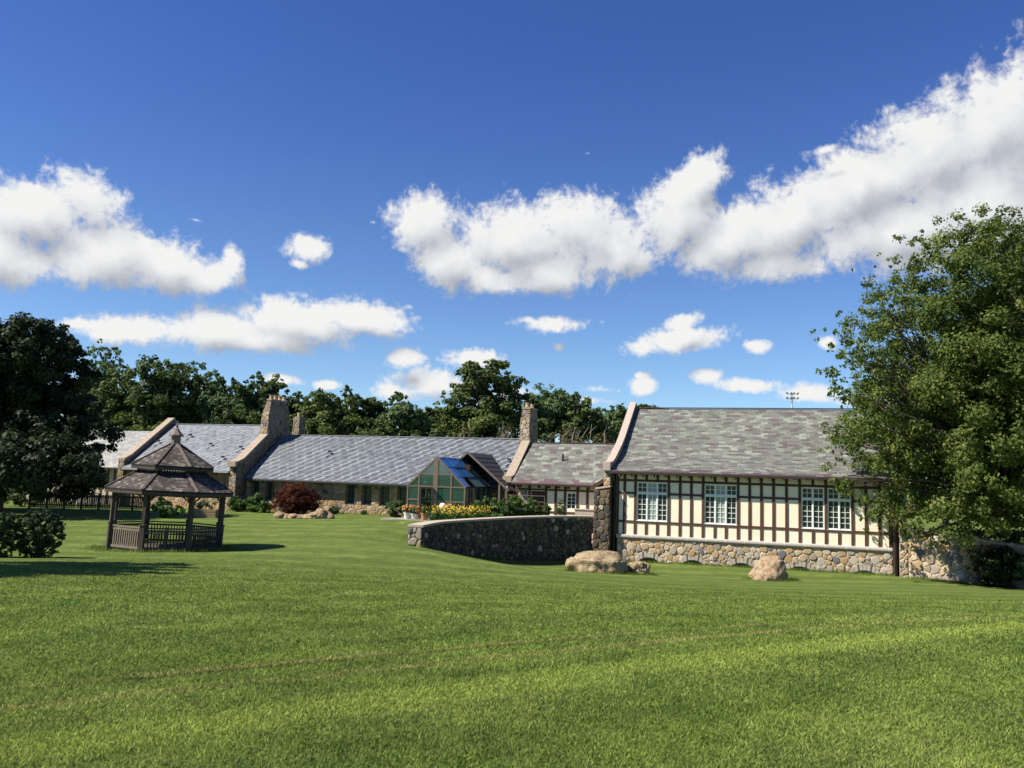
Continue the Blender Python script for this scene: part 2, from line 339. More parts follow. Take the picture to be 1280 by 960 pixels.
def shingle(name):
    m, t = material(name); uv = t.n('TexCoord').outputs['UV']; s = t.n('SeparateXYZ', [uv]); th, tw = .115, .15
    row = t.m('FLOOR', t.m('DIVIDE', s.outputs[1], th)); fy = t.m('FRACT', t.m('DIVIDE', s.outputs[1], th))
    off = t.n('TexWhiteNoise', {'W': row}, noise_dimensions='1D').outputs['Value']
    xx = t.m('ADD', t.m('DIVIDE', s.outputs[0], tw), t.m('MULTIPLY', off, 5.0)); cx = t.m('FLOOR', xx); fx = t.m('FRACT', xx)
    wn = t.n('TexWhiteNoise', {'Vector': t.n('CombineXYZ', [cx, row, 0.]).outputs[0]}, noise_dimensions='2D').outputs['Value']
    c = t.ramp(wn, [(0, (.042, .036, .030)), (.4, (.068, .059, .050)), (.75, (.100, .088, .076)), (1, (.21, .19, .165))])
    n = t.noise(t.n('TexCoord').outputs['Object'], 1.6, 4, .6)
    c = t.mix(.8, c, t.mix(n, (.35, .33, .33), (1.45, 1.4, 1.35)), 'MULTIPLY')
    gap = t.m('MULTIPLY', t.smooth(t.m('MINIMUM', fx, t.m('SUBTRACT', 1.0, fx)), 0, .06), t.smooth(fy, 0, .12))
    c = t.mix(t.m('MULTIPLY_ADD', gap, .7, .3), (.015, .012, .01), c)
    finish(t, bsdf(t, c, .85, t.m('ADD', t.m('SUBTRACT', 1.0, fy), t.m('MULTIPLY', wn, .8)), .8, .015, .2)); return m
shingle('cedar_shingle')
def band_stone():
    m, t = material('band_stone'); P = obj_co(t); s = t.n('SeparateXYZ', [P])
    fx = t.m('FRACT', t.m('DIVIDE', s.outputs[0], 1.08)); n = t.noise(P, 5, 5, .6)
    c = t.mix(n, (.36, .31, .27), (.50, .45, .41)); c = t.mix(t.m('LESS_THAN', fx, .028), c, (.66, .60, .50))
    finish(t, bsdf(t, c, .85, n, .2, .01, .2))
band_stone()
def seamed():
    m, t = material('seamed_metal'); uv = t.n('TexCoord').outputs['UV']; s = t.n('SeparateXYZ', [uv])
    n = t.noise(uv, 3, 4, .6); c = t.mix(n, (.028, .030, .036), (.060, .062, .070))
    finish(t, bsdf(t, c, .5, n, .2, .01, .4))
seamed()
def pane(name, c, rough=.04, spec=.6, wob=.15):
    m, t = material(name); n = t.noise(obj_co(t), 1.5, 2, .5)
    nd = bsdf(t, c, rough, n, wob, .02, spec); finish(t, nd); return m
pane('window_glass', (.022, .030, .028)); pane('curtained_glass', (.30, .36, .30), .06, .5); pane('cellar_glass', (.02, .025, .022))
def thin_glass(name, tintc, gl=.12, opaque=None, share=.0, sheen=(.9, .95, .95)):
    """glazing: see-through tint, mirror-like skin and a share of opaque colour"""
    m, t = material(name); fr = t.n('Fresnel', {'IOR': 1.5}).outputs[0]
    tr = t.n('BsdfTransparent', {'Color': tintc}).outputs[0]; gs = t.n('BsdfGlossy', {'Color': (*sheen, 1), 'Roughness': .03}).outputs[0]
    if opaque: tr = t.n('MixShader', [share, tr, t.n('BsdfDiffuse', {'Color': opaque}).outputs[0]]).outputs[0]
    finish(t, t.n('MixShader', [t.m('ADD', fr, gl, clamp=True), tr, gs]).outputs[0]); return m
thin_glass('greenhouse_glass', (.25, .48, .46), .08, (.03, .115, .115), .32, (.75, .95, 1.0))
thin_glass('roof_glass', (.12, .22, .30), .10, (.04, .23, .52), .92, (.45, .7, .95))  # blue sky reflection painted as an opaque diffuse colour
thin_glass('pale_roof_glass', (.35, .50, .50), .06, (.13, .26, .28), .8, (.6, .8, .85))  # paler panes: reflection painted into the diffuse colour
def leaf(name, stops, trans=.28, rough=.55, spec=.12, k=1.0):
    m, t = material(name); a = attr(t); stops = [(p, tuple(x*k for x in c)) for p, c in stops]
    c = t.ramp(a, stops); b = t.n('BsdfPrincipled', {'Base Color': c, 'Roughness': rough, 'Specular IOR Level': spec}).outputs[0]
    tr = t.n('BsdfTranslucent', {'Color': t.mix(.5, c, t.mix(1.0, c, (1.5, 1.6, .5), 'MULTIPLY'))}).outputs[0]
    finish(t, t.n('MixShader', [trans, b, tr]).outputs[0]); return m
leaf('birch_leaf', [(0, (.030, .048, .012)), (.4, (.054, .080, .018)), (.75, (.084, .106, .026)), (1, (.125, .135, .040))], .40, k=1.62)
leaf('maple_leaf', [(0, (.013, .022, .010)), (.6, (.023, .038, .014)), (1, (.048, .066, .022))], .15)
leaf('oak_leaf', [(0, (.026, .038, .011)), (.5, (.044, .062, .017)), (1, (.075, .094, .026))], .3, k=1.9)
leaf('wood_leaf', [(0, (.022, .035, .012)), (.5, (.038, .056, .018)), (1, (.066, .086, .026))], .3, k=1.85)
leaf('ash_leaf', [(0, (.036, .060, .026)), (.5, (.058, .090, .036)), (1, (.095, .130, .055))], .3, k=1.6)
leaf('scrub_leaf', [(0, (.030, .040, .016)), (.4, (.050, .060, .022)), (.7, (.085, .070, .032)), (1, (.10, .090, .035))], .2, k=1.1)
leaf('red_leaf', [(0, (.034, .009, .006)), (.5, (.075, .020, .011)), (1, (.135, .040, .020))], .25, k=1.0)
leaf('juniper_leaf', [(0, (.016, .032, .013)), (.5, (.030, .056, .020)), (1, (.055, .085, .030))], .12, k=1.15)
leaf('shrub_leaf', [(0, (.035, .070, .018)), (.5, (.065, .125, .030)), (1, (.12, .19, .055))], .3, k=1.1)
leaf('box_leaf', [(0, (.024, .050, .014)), (.5, (.044, .082, .022)), (1, (.075, .12, .035))], .2, k=1.25)
leaf('yellow_petal', [(0, (.50, .28, .015)), (.5, (.66, .42, .02)), (1, (.74, .54, .06))], .25)
leaf('orange_petal', [(0, (.62, .22, .10)), (.5, (.75, .36, .16)), (1, (.80, .55, .30))], .25)
M = MATS

# ------------------------------------------------------------------ lay of the land
CP=np.array([(-40,-12,.3),(0,-12,.4),(40,-12,.4),(0,0,0),(0,4,0),(-6,3,-.03),(6,3,.06),(12,6,.15),(7,9,.06),(-7,9,-.22),(0,9,-.12),
(0,15,-.62),(-9,15,-.55),(9,15,-.5),(20,15,-.2),(-25,12,-.4),(0,24,-1.4),(11,24,-1.45),(-10,24,-1.2),(22,26,-1.5),(-22,25,-1.35),(40,20,-.8),
(-24,38,-1.75),(-12.5,33.5,-1.72),(-12.5,40,-1.8),(-4.3,38.5,-1.68),(-3.3,42.5,-2.32),(-1.9,45,-2.7),(0,48,-3.08),(3,51.5,-3.38),(6.4,51.7,-3.38),
(3,38,-2.66),(5,41,-2.9),(12,41,-3.08),(10.4,50.5,-3.32),(21,47,-3.26),(27,43,-3.3),(14,33,-2.3),(26,35,-2.5),(45,42,-3.2),(45,60,-3.4),
(-20,50,-1.85),(-34,54,-1.9),(-50,50,-1.9),(-9,49,-1.74),(-11.5,57,-1.80),(-16,57,-1.90),(-20,55,-1.92),(-7.2,55.0,-1.68),(-5.9,50.5,-1.66),(-5.1,46,-1.66),(-21,62,-1.98),(-30,66,-2.0),(-40,70,-2.1),(-55,75,-2.2),(-6,62,-1.8),(0,70,-2),(20,70,-2.6),(-60,30,-1.7),(60,10,-.4),(-30,90,-2.2),(10,95,-2.3),(60,90,-3),(-80,100,-2.3)],float)
def _phi(r2): return np.where(r2>1e-9,.5*r2*np.log(np.maximum(r2,1e-9)),0.)
_xy=CP[:,:2]/20
_K=_phi(((_xy[:,None]-_xy[None])**2).sum(-1))+np.eye(len(CP))*.004
_Q=np.c_[np.ones(len(CP)),_xy]
_W=np.linalg.solve(np.block([[_K,_Q],[_Q.T,np.zeros((3,3))]]),np.r_[CP[:,2],0,0,0])
def H(x,y):
    x=np.asarray(x,float);y=np.asarray(y,float);sh=x.shape
    p=np.c_[np.clip(x.ravel(),-75,65),np.clip(y.ravel(),-15,100)]/20
    out=np.empty(len(p))
    for i in range(0,len(p),20000):
        q=p[i:i+20000]
        out[i:i+20000]=_phi(((q[:,None]-_xy[None])**2).sum(-1))@_W[:-3]+_W[-3]+q@_W[-2:]
    return out.reshape(sh)

def ground(x, y): return float(H(np.array([x]), np.array([y]))[0])
def lawn_colour(t, P):
    """mown grass in metres: mowing bands, dry wheel lines, clover and straw patches"""
    s = t.n('SeparateXYZ', [P]); x, y = s.outputs[0], s.outputs[1]
    P2 = t.n('CombineXYZ', [x, y, 0.]).outputs[0]
    big = t.noise(P2, .11, 3, .55); mid = t.noise(P2, .6, 4, .6); fine = t.noise(P2, 3.5, 4, .65)
    mm = t.m('ADD', t.m('MULTIPLY', x, -.54), t.m('MULTIPLY', y, .84)); along = t.m('ADD', t.m('MULTIPLY', x, .84), t.m('MULTIPLY', y, .54))
    mw = t.m('ADD', mm, t.m('MULTIPLY', t.m('SUBTRACT', mid, .5), .42))
    c = t.ramp(t.m('ADD', t.m('MULTIPLY', mid, .55), t.m('MULTIPLY', fine, .45)), [(.28, (.078, .122, .027)), (.5, (.124, .170, .046)), (.72, (.180, .218, .072))])
    stripe = t.m('MULTIPLY_ADD', t.m('SINE', t.m('MULTIPLY', mw, 2*math.pi/1.9)), .5, .5)
    c = t.mix(t.m('MULTIPLY', stripe, .28), c, (.092, .148, .030))
    wander = t.noise(t.v('MULTIPLY', t.n('CombineXYZ', [along, mm, 0.]).outputs[0], (.22, 1.5, 1)), 1.0, 5, .68); grain = t.noise(t.v('MULTIPLY', t.n('CombineXYZ', [x, y, 0.]).outputs[0], (1.3, .8, 1)), 1.0, 6, .78)
    c = t.mix(.85, c, t.mix(wander, (.62, .66, .62), (1.38, 1.32, 1.3)), 'MULTIPLY'); c = t.mix(.9, c, t.mix(t.smooth(grain, .25, .75), (.60, .64, .66), (1.40, 1.34, 1.25)), 'MULTIPLY')
    far_stripe = t.m('MULTIPLY_ADD', t.m('SINE', t.m('ADD', t.m('MULTIPLY', y, 1.7), t.m('MULTIPLY', mid, 2.2))), .5, .5)
    c = t.mix(t.m('MULTIPLY', t.m('MULTIPLY', far_stripe, t.smooth(y, 14, 30)), .50), c, (.062, .094, .022))
    def line(m0, wd, amp, col_, breakup=None):
        nonlocal c
        k = t.m('SUBTRACT', 1.0, t.smooth(t.m('ABSOLUTE', t.m('SUBTRACT', mw2, m0)), wd*.3, wd))
        k = t.m('MULTIPLY', k, amp)
        if breakup: k = t.m('MULTIPLY', k, t.smooth(t.noise(t.n('CombineXYZ', [along, m0*3.1, 0.]).outputs[0], .5, 4, .7), *breakup))
        c = t.mix(k, c, col_)
    mw2 = t.m('ADD', mm, t.m('MULTIPLY', t.m('SUBTRACT', t.noise(P2, .8, 3, .6), .5), .16))
    STRAW = (.21, .19, .080)
    line(7.48, .10, .75, STRAW, (.30, .55)); line(7.36, .07, .6, (.028, .052, .014), (.35, .6)); line(6.80, .13, .7, STRAW, (.30, .58)); line(6.28, .09, .35, STRAW, (.45, .65))
    line(10.6, .12, .45, STRAW, (.45, .7)); line(14.2, .2, .4, STRAW, (.45, .7)); line(20.5, .3, .4, STRAW, (.45, .7)); line(31.0, .35, .5, STRAW, (.48, .7)); line(42.5, .5, .5, STRAW, (.46, .66))
    line(5.75, .46, .66, (.205, .255, .062)); line(4.7, .6, .16, (.055, .090, .028)); line(9.0, 1.0, .22, (.065, .105, .028)); line(3.3, .5, .3, (.12, .16, .045))
    dry = t.smooth(t.noise(P2, 1.3, 5, .72), .60, .80); c = t.mix(t.m('MULTIPLY', dry, .55), c, (.19, .165, .075))
    rich = t.smooth(t.noise(t.v('ADD', P2, (31, 7, 0)), .55, 4, .65), .55, .75); c = t.mix(t.m('MULTIPLY', rich, .4), c, (.045, .095, .030))
    c = t.mix(.45, c, t.mix(big, (.72, .72, .75), (1.28, 1.25, 1.15)), 'MULTIPLY')
    return c, fine
m_, t_ = material('lawn_soil'); c_, f_ = lawn_colour(t_, t_.n('NewGeometry').outputs['Position'])
P_ = t_.n('NewGeometry').outputs['Position']
c_ = t_.mix(.8, c_, t_.mix(t_.smooth(t_.noise(P_, 12, 6, .8), .25, .75), (.62, .66, .66), (1.45, 1.38, 1.3)), 'MULTIPLY')
hh = t_.m('ADD', t_.noise(P_, 30, 4, .75), t_.m('MULTIPLY', t_.noise(P_, 6, 3, .6), 1.5))
finish(t_, bsdf(t_, c_, .95, hh, .7, .05, .05))
m_, t_ = material('grass_blade'); c_, f_ = lawn_colour(t_, t_.n('NewGeometry').outputs['Position']); a_ = attr(t_)
c_ = t_.mix(1.0, c_, t_.ramp(a_, [(0, (1.0, 1.06, .85)), (.45, (1.42, 1.43, 1.22)), (.85, (1.85, 1.82, 1.55)), (1, (2.8, 2.5, 2.3))]), 'MULTIPLY')
finish(t_, t_.n('MixShader', [.35, t_.n('BsdfPrincipled', {'Base Color': c_, 'Roughness': .6, 'Specular IOR Level': .08}).outputs[0], t_.n('BsdfTranslucent', {'Color': c_}).outputs[0]]).outputs[0])

def make_ground():
    def axis(a, b, fine0, fine1, d0):
        s = [fine0+(fine1-fine0)*i/round((fine1-fine0)/d0) for i in range(round((fine1-fine0)/d0)+1)]
        x, d = fine1, d0
        while x < b: d *= 1.25; x += d; s.append(min(x, b))
        x, d = fine0, d0
        while x > a: d *= 1.25; x -= d; s.insert(0, max(x, a))
        return np.array(s)
    X = axis(-3000, 3000, -45, 40, .5); Y = axis(-600, 4000, -6, 82, .5)
    gx, gy = np.meshgrid(X, Y); z = H(gx, gy)
    far = np.clip((np.hypot(np.maximum(np.abs(gx)-70, 0), np.maximum(gy-100, 0)))/200, 0, 1); z = z*(1-far)+far*(-2.6)
    ny, nx = gx.shape; i = np.arange(ny*nx).reshape(ny, nx)
    idx = np.stack([i[:-1, :-1], i[:-1, 1:], i[1:, 1:], i[1:, :-1]], -1).ravel()
    o = raw_mesh('ground', np.stack([gx, gy, z], -1).reshape(-1, 3), (idx, 4), M['lawn_soil'], smooth=True)
    tag(o, 'mown green lawn falling gently to the buildings', 'lawn', kind='structure')
make_ground()
def make_grass(N=1150000):
    r = 3.4*np.exp(rng.random(N)*math.log(34/3.4)); a = (rng.random(N)-.5)*1.85
    x, y = r*np.sin(a), r*np.cos(a)
    z = H(x, y)-.004
    sc_ = (r/4)**.62
    h = (.012+.016*rng.random(N))*np.clip(sc_, .9, 1.2)*np.clip((37-r)/16, .12, 1); wd = .0024*np.minimum(sc_**1.35, 3.2)*(.7+.6*rng.random(N))
    th = rng.random(N)*2*math.pi; dx, dy = np.cos(th), np.sin(th)
    ln = h*(.3+1.1*rng.random(N)); ph = rng.random(N)*2*math.pi
    lx, ly = np.cos(ph)*ln, np.sin(ph)*ln
    V = np.empty((N, 5, 3), np.float32)
    V[:, 0] = np.stack([x-dx*wd, y-dy*wd, z], -1); V[:, 1] = np.stack([x+dx*wd, y+dy*wd, z], -1)
    V[:, 2] = np.stack([x+dx*wd*.8+lx*.4, y+dy*wd*.8+ly*.4, z+h*.65], -1); V[:, 3] = np.stack([x-dx*wd*.8+lx*.4, y-dy*wd*.8+ly*.4, z+h*.65], -1)
    V[:, 4] = np.stack([x+lx, y+ly, z+h], -1)
    b = np.arange(N)*5
    idx = np.concatenate([np.stack([b, b+1, b+2], -1), np.stack([b, b+2, b+3], -1), np.stack([b+3, b+2, b+4], -1)]).ravel()
    tint = np.repeat(np.clip(rng.random(N)**1.1, 0, 1), 5)
    o = raw_mesh('grass', V.reshape(-1, 3), (idx, 3), M['grass_blade'], tint)
    tag(o, 'short mown grass blades covering the lawn', 'grass', kind='stuff')
make_grass()
# ------------------------------------------------------------------ the house: local axes u (along the fronts), b (back), z
A0 = R_(18.5); UV_ = Vector((math.cos(A0), -math.sin(A0), 0)); BV = Vector((math.sin(A0), math.cos(A0), 0)); O0 = Vector((6.38, 52, 0))
def W(u, b, z=0): return O0+UV_*u+BV*b+Vector((0, 0, z))
def local(x, y): p = Vector((x, y, 0))-O0; return p.dot(UV_), p.dot(BV)
class Place:                            # a thing standing in the house's axes; its meshes are written in (u, b, z)
    def __init__(s, name, label, cat, u, b, z, group=None):
        s.off = (u, b, z); s.root = empty(name, W(u, b, z), -A0); tag(s.root, label, cat, group)
    def part(s, name, mb, mat, parent=None, label=None, smooth=False):
        o = mb.build(name, M[mat], parent or s.root, s.off if parent is None else s.off, smooth)
        if label: o['label'] = label
        return o
def roof_profile(mb, u0, u1, prof, thick=.12):
    """prof: (b, z) from front eave over the ridge to the back eave; slates' UVs run up the slope"""
    n = len(prof); L = [0]
    for a, b in zip(prof, prof[1:]): L.append(L[-1]+math.hypot(b[0]-a[0], b[1]-a[1]))
    ridge = max(range(n), key=lambda i: prof[i][1])
    vv = [l if i <= ridge else 2*L[ridge]-l for i, l in enumerate(L)]
    for i in range(n-1):
        (b0, z0), (b1, z1) = prof[i], prof[i+1]
        mb.face([(u0, b0, z0), (u1, b0, z0), (u1, b1, z1), (u0, b1, z1)], [(u0, vv[i]), (u1, vv[i]), (u1, vv[i+1]), (u0, vv[i+1])])
        mb.face([(u0, b0, z0-thick), (u1, b0, z0-thick), (u1, b1, z1-thick), (u0, b1, z1-thick)], [(u0, vv[i]), (u1, vv[i]), (u1, vv[i+1]), (u0, vv[i+1])])
        for u in (u0, u1): mb.face([(u, b0, z0-thick), (u, b1, z1-thick), (u, b1, z1), (u, b0, z0)])
    for (b, z) in (prof[0], prof[-1]): mb.face([(u0, b, z-thick), (u1, b, z-thick), (u1, b, z), (u0, b, z)])
def curve(prof, n=5):                   # a softly kicked slope through the given points
    out = []
    for i in range(len(prof)-1):
        p0 = prof[max(i-1, 0)]; p1 = prof[i]; p2 = prof[i+1]; p3 = prof[min(i+2, len(prof)-1)]
        for k in range(n):
            s = k/n
            out.append(tuple(.5*((2*b)+(c-a)*s+(2*a-5*b+4*c-d)*s*s+(-a+3*b-3*c+d)*s**3) for a, b, c, d in zip(p0, p1, p2, p3)))
    return out+[prof[-1]]
def wall_front(mb, u0, u1, z0, z1, b, holes=(), depth=.18, thick=.3):
    """a wall face at b with rectangular holes (u0, u1, z0, z1) and their reveals"""
    us = sorted({u0, u1, *[h[0] for h in holes], *[h[1] for h in holes]}); zs = sorted({z0, z1, *[h[2] for h in holes], *[h[3] for h in holes]})
    for a, c in zip(us, us[1:]):
        for e, f in zip(zs, zs[1:]):
            if any(h[0] <= (a+c)/2 <= h[1] and h[2] <= (e+f)/2 <= h[3] for h in holes): continue
            mb.face([(a, b, e), (c, b, e), (c, b, f), (a, b, f)])
    for (a, c, e, f) in holes:
        d = b+depth
        mb.face([(a, b, e), (a, d, e), (a, d, f), (a, b, f)]); mb.face([(c, b, e), (c, d, e), (c, d, f), (c, b, f)])
        mb.face([(a, b, e), (c, b, e), (c, d, e), (a, d, e)]); mb.face([(a, b, f), (c, b, f), (c, d, f), (a, d, f)])
def shell(mb, u0, u1, b0, b1, z0, z1, ends=True):     # the other sides of a block behind its front
    mb.face([(u0, b1, z0), (u1, b1, z0), (u1, b1, z1), (u0, b1, z1)])
    if ends:
        for u in (u0, u1): mb.face([(u, b0, z0), (u, b1, z0), (u, b1, z1), (u, b0, z1)])
def clip_poly(poly, nx, ny, d):          # keep the side nx*x + ny*y <= d
    out = []
    for i in range(len(poly)):
        (x0, y0), (x1, y1) = poly[i], poly[(i+1) % len(poly)]; a, b = nx*x0+ny*y0-d, nx*x1+ny*y1-d
        if a <= 0: out.append((x0, y0))
        if a*b < 0: k = a/(a-b); out.append((x0+(x1-x0)*k, y0+(y1-y0)*k))
    return out
def dome_stones(mb, surf, w_, h_, size, bulge=.05, keep=None, r=None):
    """separate field stones of every size fitted together in a wall: surf(s, t) -> point, outward normal, along, up"""
    r = r or random.Random(3); pts = []; S = np.zeros((0, 3))
    for k, n in ((1.0, 1.0), (.72, 3), (.50, 9)):
        for _ in range(int(n*2.2*w_*h_/size**2)):
            x, y, q = r.uniform(0, w_), r.uniform(0, h_), size*.62*k*r.uniform(.85, 1.15)
            if len(S) == 0 or (np.hypot(S[:, 0]-x, S[:, 1]-y) > (S[:, 2]+q)*.82).all(): S = np.vstack([S, (x, y, q)])
    for x, y, q in S:
        if keep and not keep(x, y): continue
        poly = [(-size*1.3, -size*1.1), (size*1.3, -size*1.1), (size*1.3, size*1.1), (-size*1.3, size*1.1)]
        poly = clip_poly(clip_poly(clip_poly(clip_poly(poly, 1, 0, w_-x), -1, 0, x), 0, 1, h_-y), 0, -1, y)
        d2 = np.hypot(S[:, 0]-x, S[:, 1]-y)
        for j in np.where((d2 > 1e-6) & (d2 < size*2.6))[0]:
            dx, dy = S[j, 0]-x, S[j, 1]-y; d = d2[j]; poly = clip_poly(poly, dx/d, dy/d, d/2+(q*q-S[j, 2]**2)/(2*d))
            if len(poly) < 3: break
        if len(poly) < 3: continue
        cx = sum(a for a, _ in poly)/len(poly); cy = sum(b for _, b in poly)/len(poly); ring = []
        for i in range(len(poly)):           # corners cut off so that the stones look tumbled
            (x0, y0), (x1, y1) = poly[i], poly[(i+1) % len(poly)]
            if math.hypot(x1-x0, y1-y0) < .02: continue
            for k in (.22, .78): ring.append((x0+(x1-x0)*k, y0+(y1-y0)*k))
        if len(ring) < 5: continue
        p, nn, al, up = surf(x, y); tn = r.random(); bl = bulge*r.uniform(.3, 1.4); tx, ty = r.uniform(-.4, .4), r.uniform(-.4, .4); g = .015/max(.05, q)
        pt = lambda a, b, o: p+al*a+up*b+nn*o
        sc_ = lambda k: [(cx+(a-cx)*k, cy+(b-cy)*k) for a, b in ring]
        R0 = [pt(a, b, -.01) for a, b in sc_(1-g)]; R1 = [pt(a, b, bl*.6) for a, b in sc_(.94-g)]; R2 = [pt(a, b, bl*(1+(tx*(a-cx)+ty*(b-cy))/q*.5)) for a, b in sc_(.68)]; c = pt(cx, cy, bl*1.05); n = len(ring)
        for m in range(n):
            q_ = (m+1) % n
            mb.face([R0[m], R0[q_], R1[q_], R1[m]], tint=tn); mb.face([R1[m], R1[q_], R2[q_], R2[m]], tint=tn); mb.face([R2[m], R2[q_], c], tint=tn)
def lattice(mb, u0, u1, z0, z1, b, cols, rows, fr=.055, mu=.026, d=.05):
    """a sash: frame and glazing bars"""
    mb.box(u0, u0+fr, b-d, b+.02, z0, z1); mb.box(u1-fr, u1, b-d, b+.02, z0, z1)
    mb.box(u0+fr, u1-fr, b-d+.002, b+.02, z0, z0+fr); mb.box(u0+fr, u1-fr, b-d+.002, b+.02, z1-fr, z1)
    for i in range(1, cols): u = u0+fr+(u1-u0-2*fr)*i/cols; mb.box(u-mu/2, u+mu/2, b-d*.5, b+.01, z0+fr, z1-fr)
    for j in range(1, rows): z = z0+fr+(z1-z0-2*fr)*j/rows; mb.box(u0+fr, u1-fr, b-d*.5+.003, b+.012, z-mu/2, z+mu/2)

# ---- the half-timbered hall on the right
H0 = Place('half_timbered_hall', 'cream half timbered hall with a green and purple slate roof on a field stone base', 'hall', 0, 0, -3.4)
HU1 = 15.32; HD = 15.6
windows = [(1.36, 3.16, 3), (5.31, 7.13, 3), (10.66, 11.85, 2), (12.03, 13.24, 2)]
mb = MB(); wall_front(mb, .10, HU1, -1.79, 1.9, 0.0, [(a, c, -.93, 1.34) for a, c, _ in windows], .14); shell(mb, .10, HU1, 0, HD, -1.79, 1.9)
H0.part('wall', mb, 'plaster')
arches = [2.1, 4.66, 7.4, 10.56, 13.9]; AW, AZ0 = .70, -3.06
mb = MB()
def arch_top(u):
    for c in arches:
        if abs(u-c) < AW: return AZ0-.36*(1-math.sqrt(1-((u-c)/AW*.92)**2))/(1-math.sqrt(1-.92**2))
    return None
us = sorted({.2, HU1, *[c+AW*k/6 for c in arches for k in range(-6, 7)]})
for a, c in zip(us, us[1:]):
    ta, tb = (arch_top(a+1e-5), arch_top(c-1e-5)) if arch_top((a+c)/2) else (-4.1, -4.1)
    mb.face([(a, -.02, ta), (c, -.02, tb), (c, -.02, -1.98), (a, -.02, -1.98)])
    if ta > -4: mb.face([(a, -.02, ta), (c, -.02, tb), (c, .2, tb), (a, .2, ta)])
mb.face([(.2, -.02, -1.98), (HU1, -.02, -1.98), (HU1, .1, -1.98), (.2, .1, -1.98)]); shell(mb, .2, HU1, -.02, HD, -4.1, -1.98)
base = H0.part('stone_base', mb, 'warm_stone')
mb = MB(); r = random.Random(5)
def far_from_arch(s, t_):
    u, z = s+.2, t_-3.75
    return z < -2.07 and not any(abs(u-c) < AW+.24 and z < AZ0+.30 for c in arches)
dome_stones(mb, lambda s, t_: (Vector((s+.2, -.02, t_-3.75)), Vector((0, -1, 0)), Vector((1, 0, 0)), Vector((0, 0, 1))), HU1-.2, 1.75, .36, .045, far_from_arch, r)
H0.part('facing_stones', mb, 'field_stone', base)
for c in arches:
    mb = MB()
    for k in range(8):                  # the timber arch of the cellar light
        p = [(c+AW*q*s_, arch_top(c+AW*q*s_*.999)-dz) for q, s_, dz in ((k/4-1, 1, .004), ((k+1)/4-1, 1, .004), ((k+1)/4-1, .93, .09), (k/4-1, .93, .09))]
        mb.prism(p, 'y', .05, .15)
    mb.box(c-.03, c+.03, .06, .14, -3.6, AZ0-.05)
    f = H0.part('cellar_window', mb, 'green_sash')
    mb = MB(); mb.face([(c-AW, .12, -3.6), (c+AW, .12, -3.6), (c+AW, .12, AZ0), (c-AW, .12, AZ0)]); H0.part('pane', mb, 'cellar_glass', f)
    mb = MB()
    for k in range(7):
        a0, a1 = -1+2*k/7+.012, -1+2*(k+1)/7-.012; hh = .27+.03*((k*7) % 3)
        b0, b1 = c+AW*a0, c+AW*a1; z0_, z1_ = arch_top(b0), arch_top(b1)
        q = [(b0, z0_+.012), (b1, z1_+.012), (c+AW*a1*1.14, z1_+hh), (c+AW*a0*1.14, z0_+hh)]
        mb.prism(q, 'y', -.055-.004*(k % 2), -.015)
    H0.part('arch_stones', mb, 'arch_stone', f)
    for a in (-.43, .43):
        u = c+AW*a; z0_ = arch_top(u); s_ = .5*a*.22; dk = MB()
        dk.prism([(u-.035, z0_+.02), (u+.035, z0_+.02), (u+.045+s_, z0_+.36), (u-.035+s_, z0_+.36)], 'y', -.072, -.02)
        H0.part('slate_wedge', dk, 'slate_wedge', f)
mb = MB(); prof = [(-.02, -2.0)]+[(-.02-.13*math.sin(math.pi*k/8)**.22, -2.0+.235*k/8) for k in range(1, 8)]+[(-.02, -1.765), (.1, -1.765), (.1, -2.0)]
mb.prism(prof, 'x', .16, HU1-.01); H0.part('water_table', mb, 'band_stone', label='pale granite band with mortar joints above the stone base')
POST = [.20, .61, 1.26, 3.235, 3.9, 4.55, 5.225, 7.20, 7.84, 8.49, 9.15, 9.85, 10.56, 11.94, 13.32, 14.01, 14.70, 15.23]
mb = MB(); pw = .078
for u in POST: mb.box(u-pw, u+pw, -.045, .02, -1.765, 1.88)
for u in (1.92, 2.58, 5.9, 6.53, 11.26, 12.63): mb.box(u-.075, u+.075, -.043, .02, -1.765, -1.06); mb.box(u-.075, u+.075, -.043, .02, 1.5, 1.88)
for z0_, z1_, cut in ((1.36, 1.50, False), (-1.08, -.945, False), (.61, .74, True)):
    cuts = sorted(POST)
    for a, c in zip(cuts, cuts[1:]):
        if cut and any(abs((a+c)/2-(w0+w1)/2) < .3 for w0, w1, _ in windows): continue
        mb.box(a+pw, c-pw, -.038, .02, z0_, z1_)
H0.part('timber_frame', mb, 'timber', label='dark brown exposed timbers over the cream plaster')
def hall_window(u0, u1, n, z0_=-.93, z1_=1.34, zt=.70, b=.07, P=None):
    mb = MB(); ws = (u1-u0)/n
    for i in range(n):
        lattice(mb, u0+ws*i, u0+ws*(i+1), zt+.02, z1_, b, 2, 2, .06, .030, .06); lattice(mb, u0+ws*i, u0+ws*(i+1), z0_, zt-.02, b, 2, 5, .06, .030, .06)
    mb.box(u0-.01, u1+.01, b-.10, b+.01, zt-.025, zt+.025); mb.box(u0-.03, u1+.03, b-.125, b+.01, z0_-.03, z0_-.002)
    for i in range(1, n): mb.box(u0+ws*i-.035, u0+ws*i+.035, b-.085, b+.012, z0_, z1_)
    f = P.part('window', mb, 'white_paint', label='white casement window with glazing bars')
    for i in range(n):
        mb = MB(); a, c = u0+ws*i+.01, u0+ws*(i+1)-.01
        mb.face([(a, b+.006, z0_), (c, b+.006, z0_), (c, b+.006, z1_), (a, b+.006, z1_)])
        P.part('pane', mb, 'curtained_glass' if (n == 3 and i == 1) else 'window_glass', f)
for a, c, n in windows: hall_window(a, c, n, P=H0)
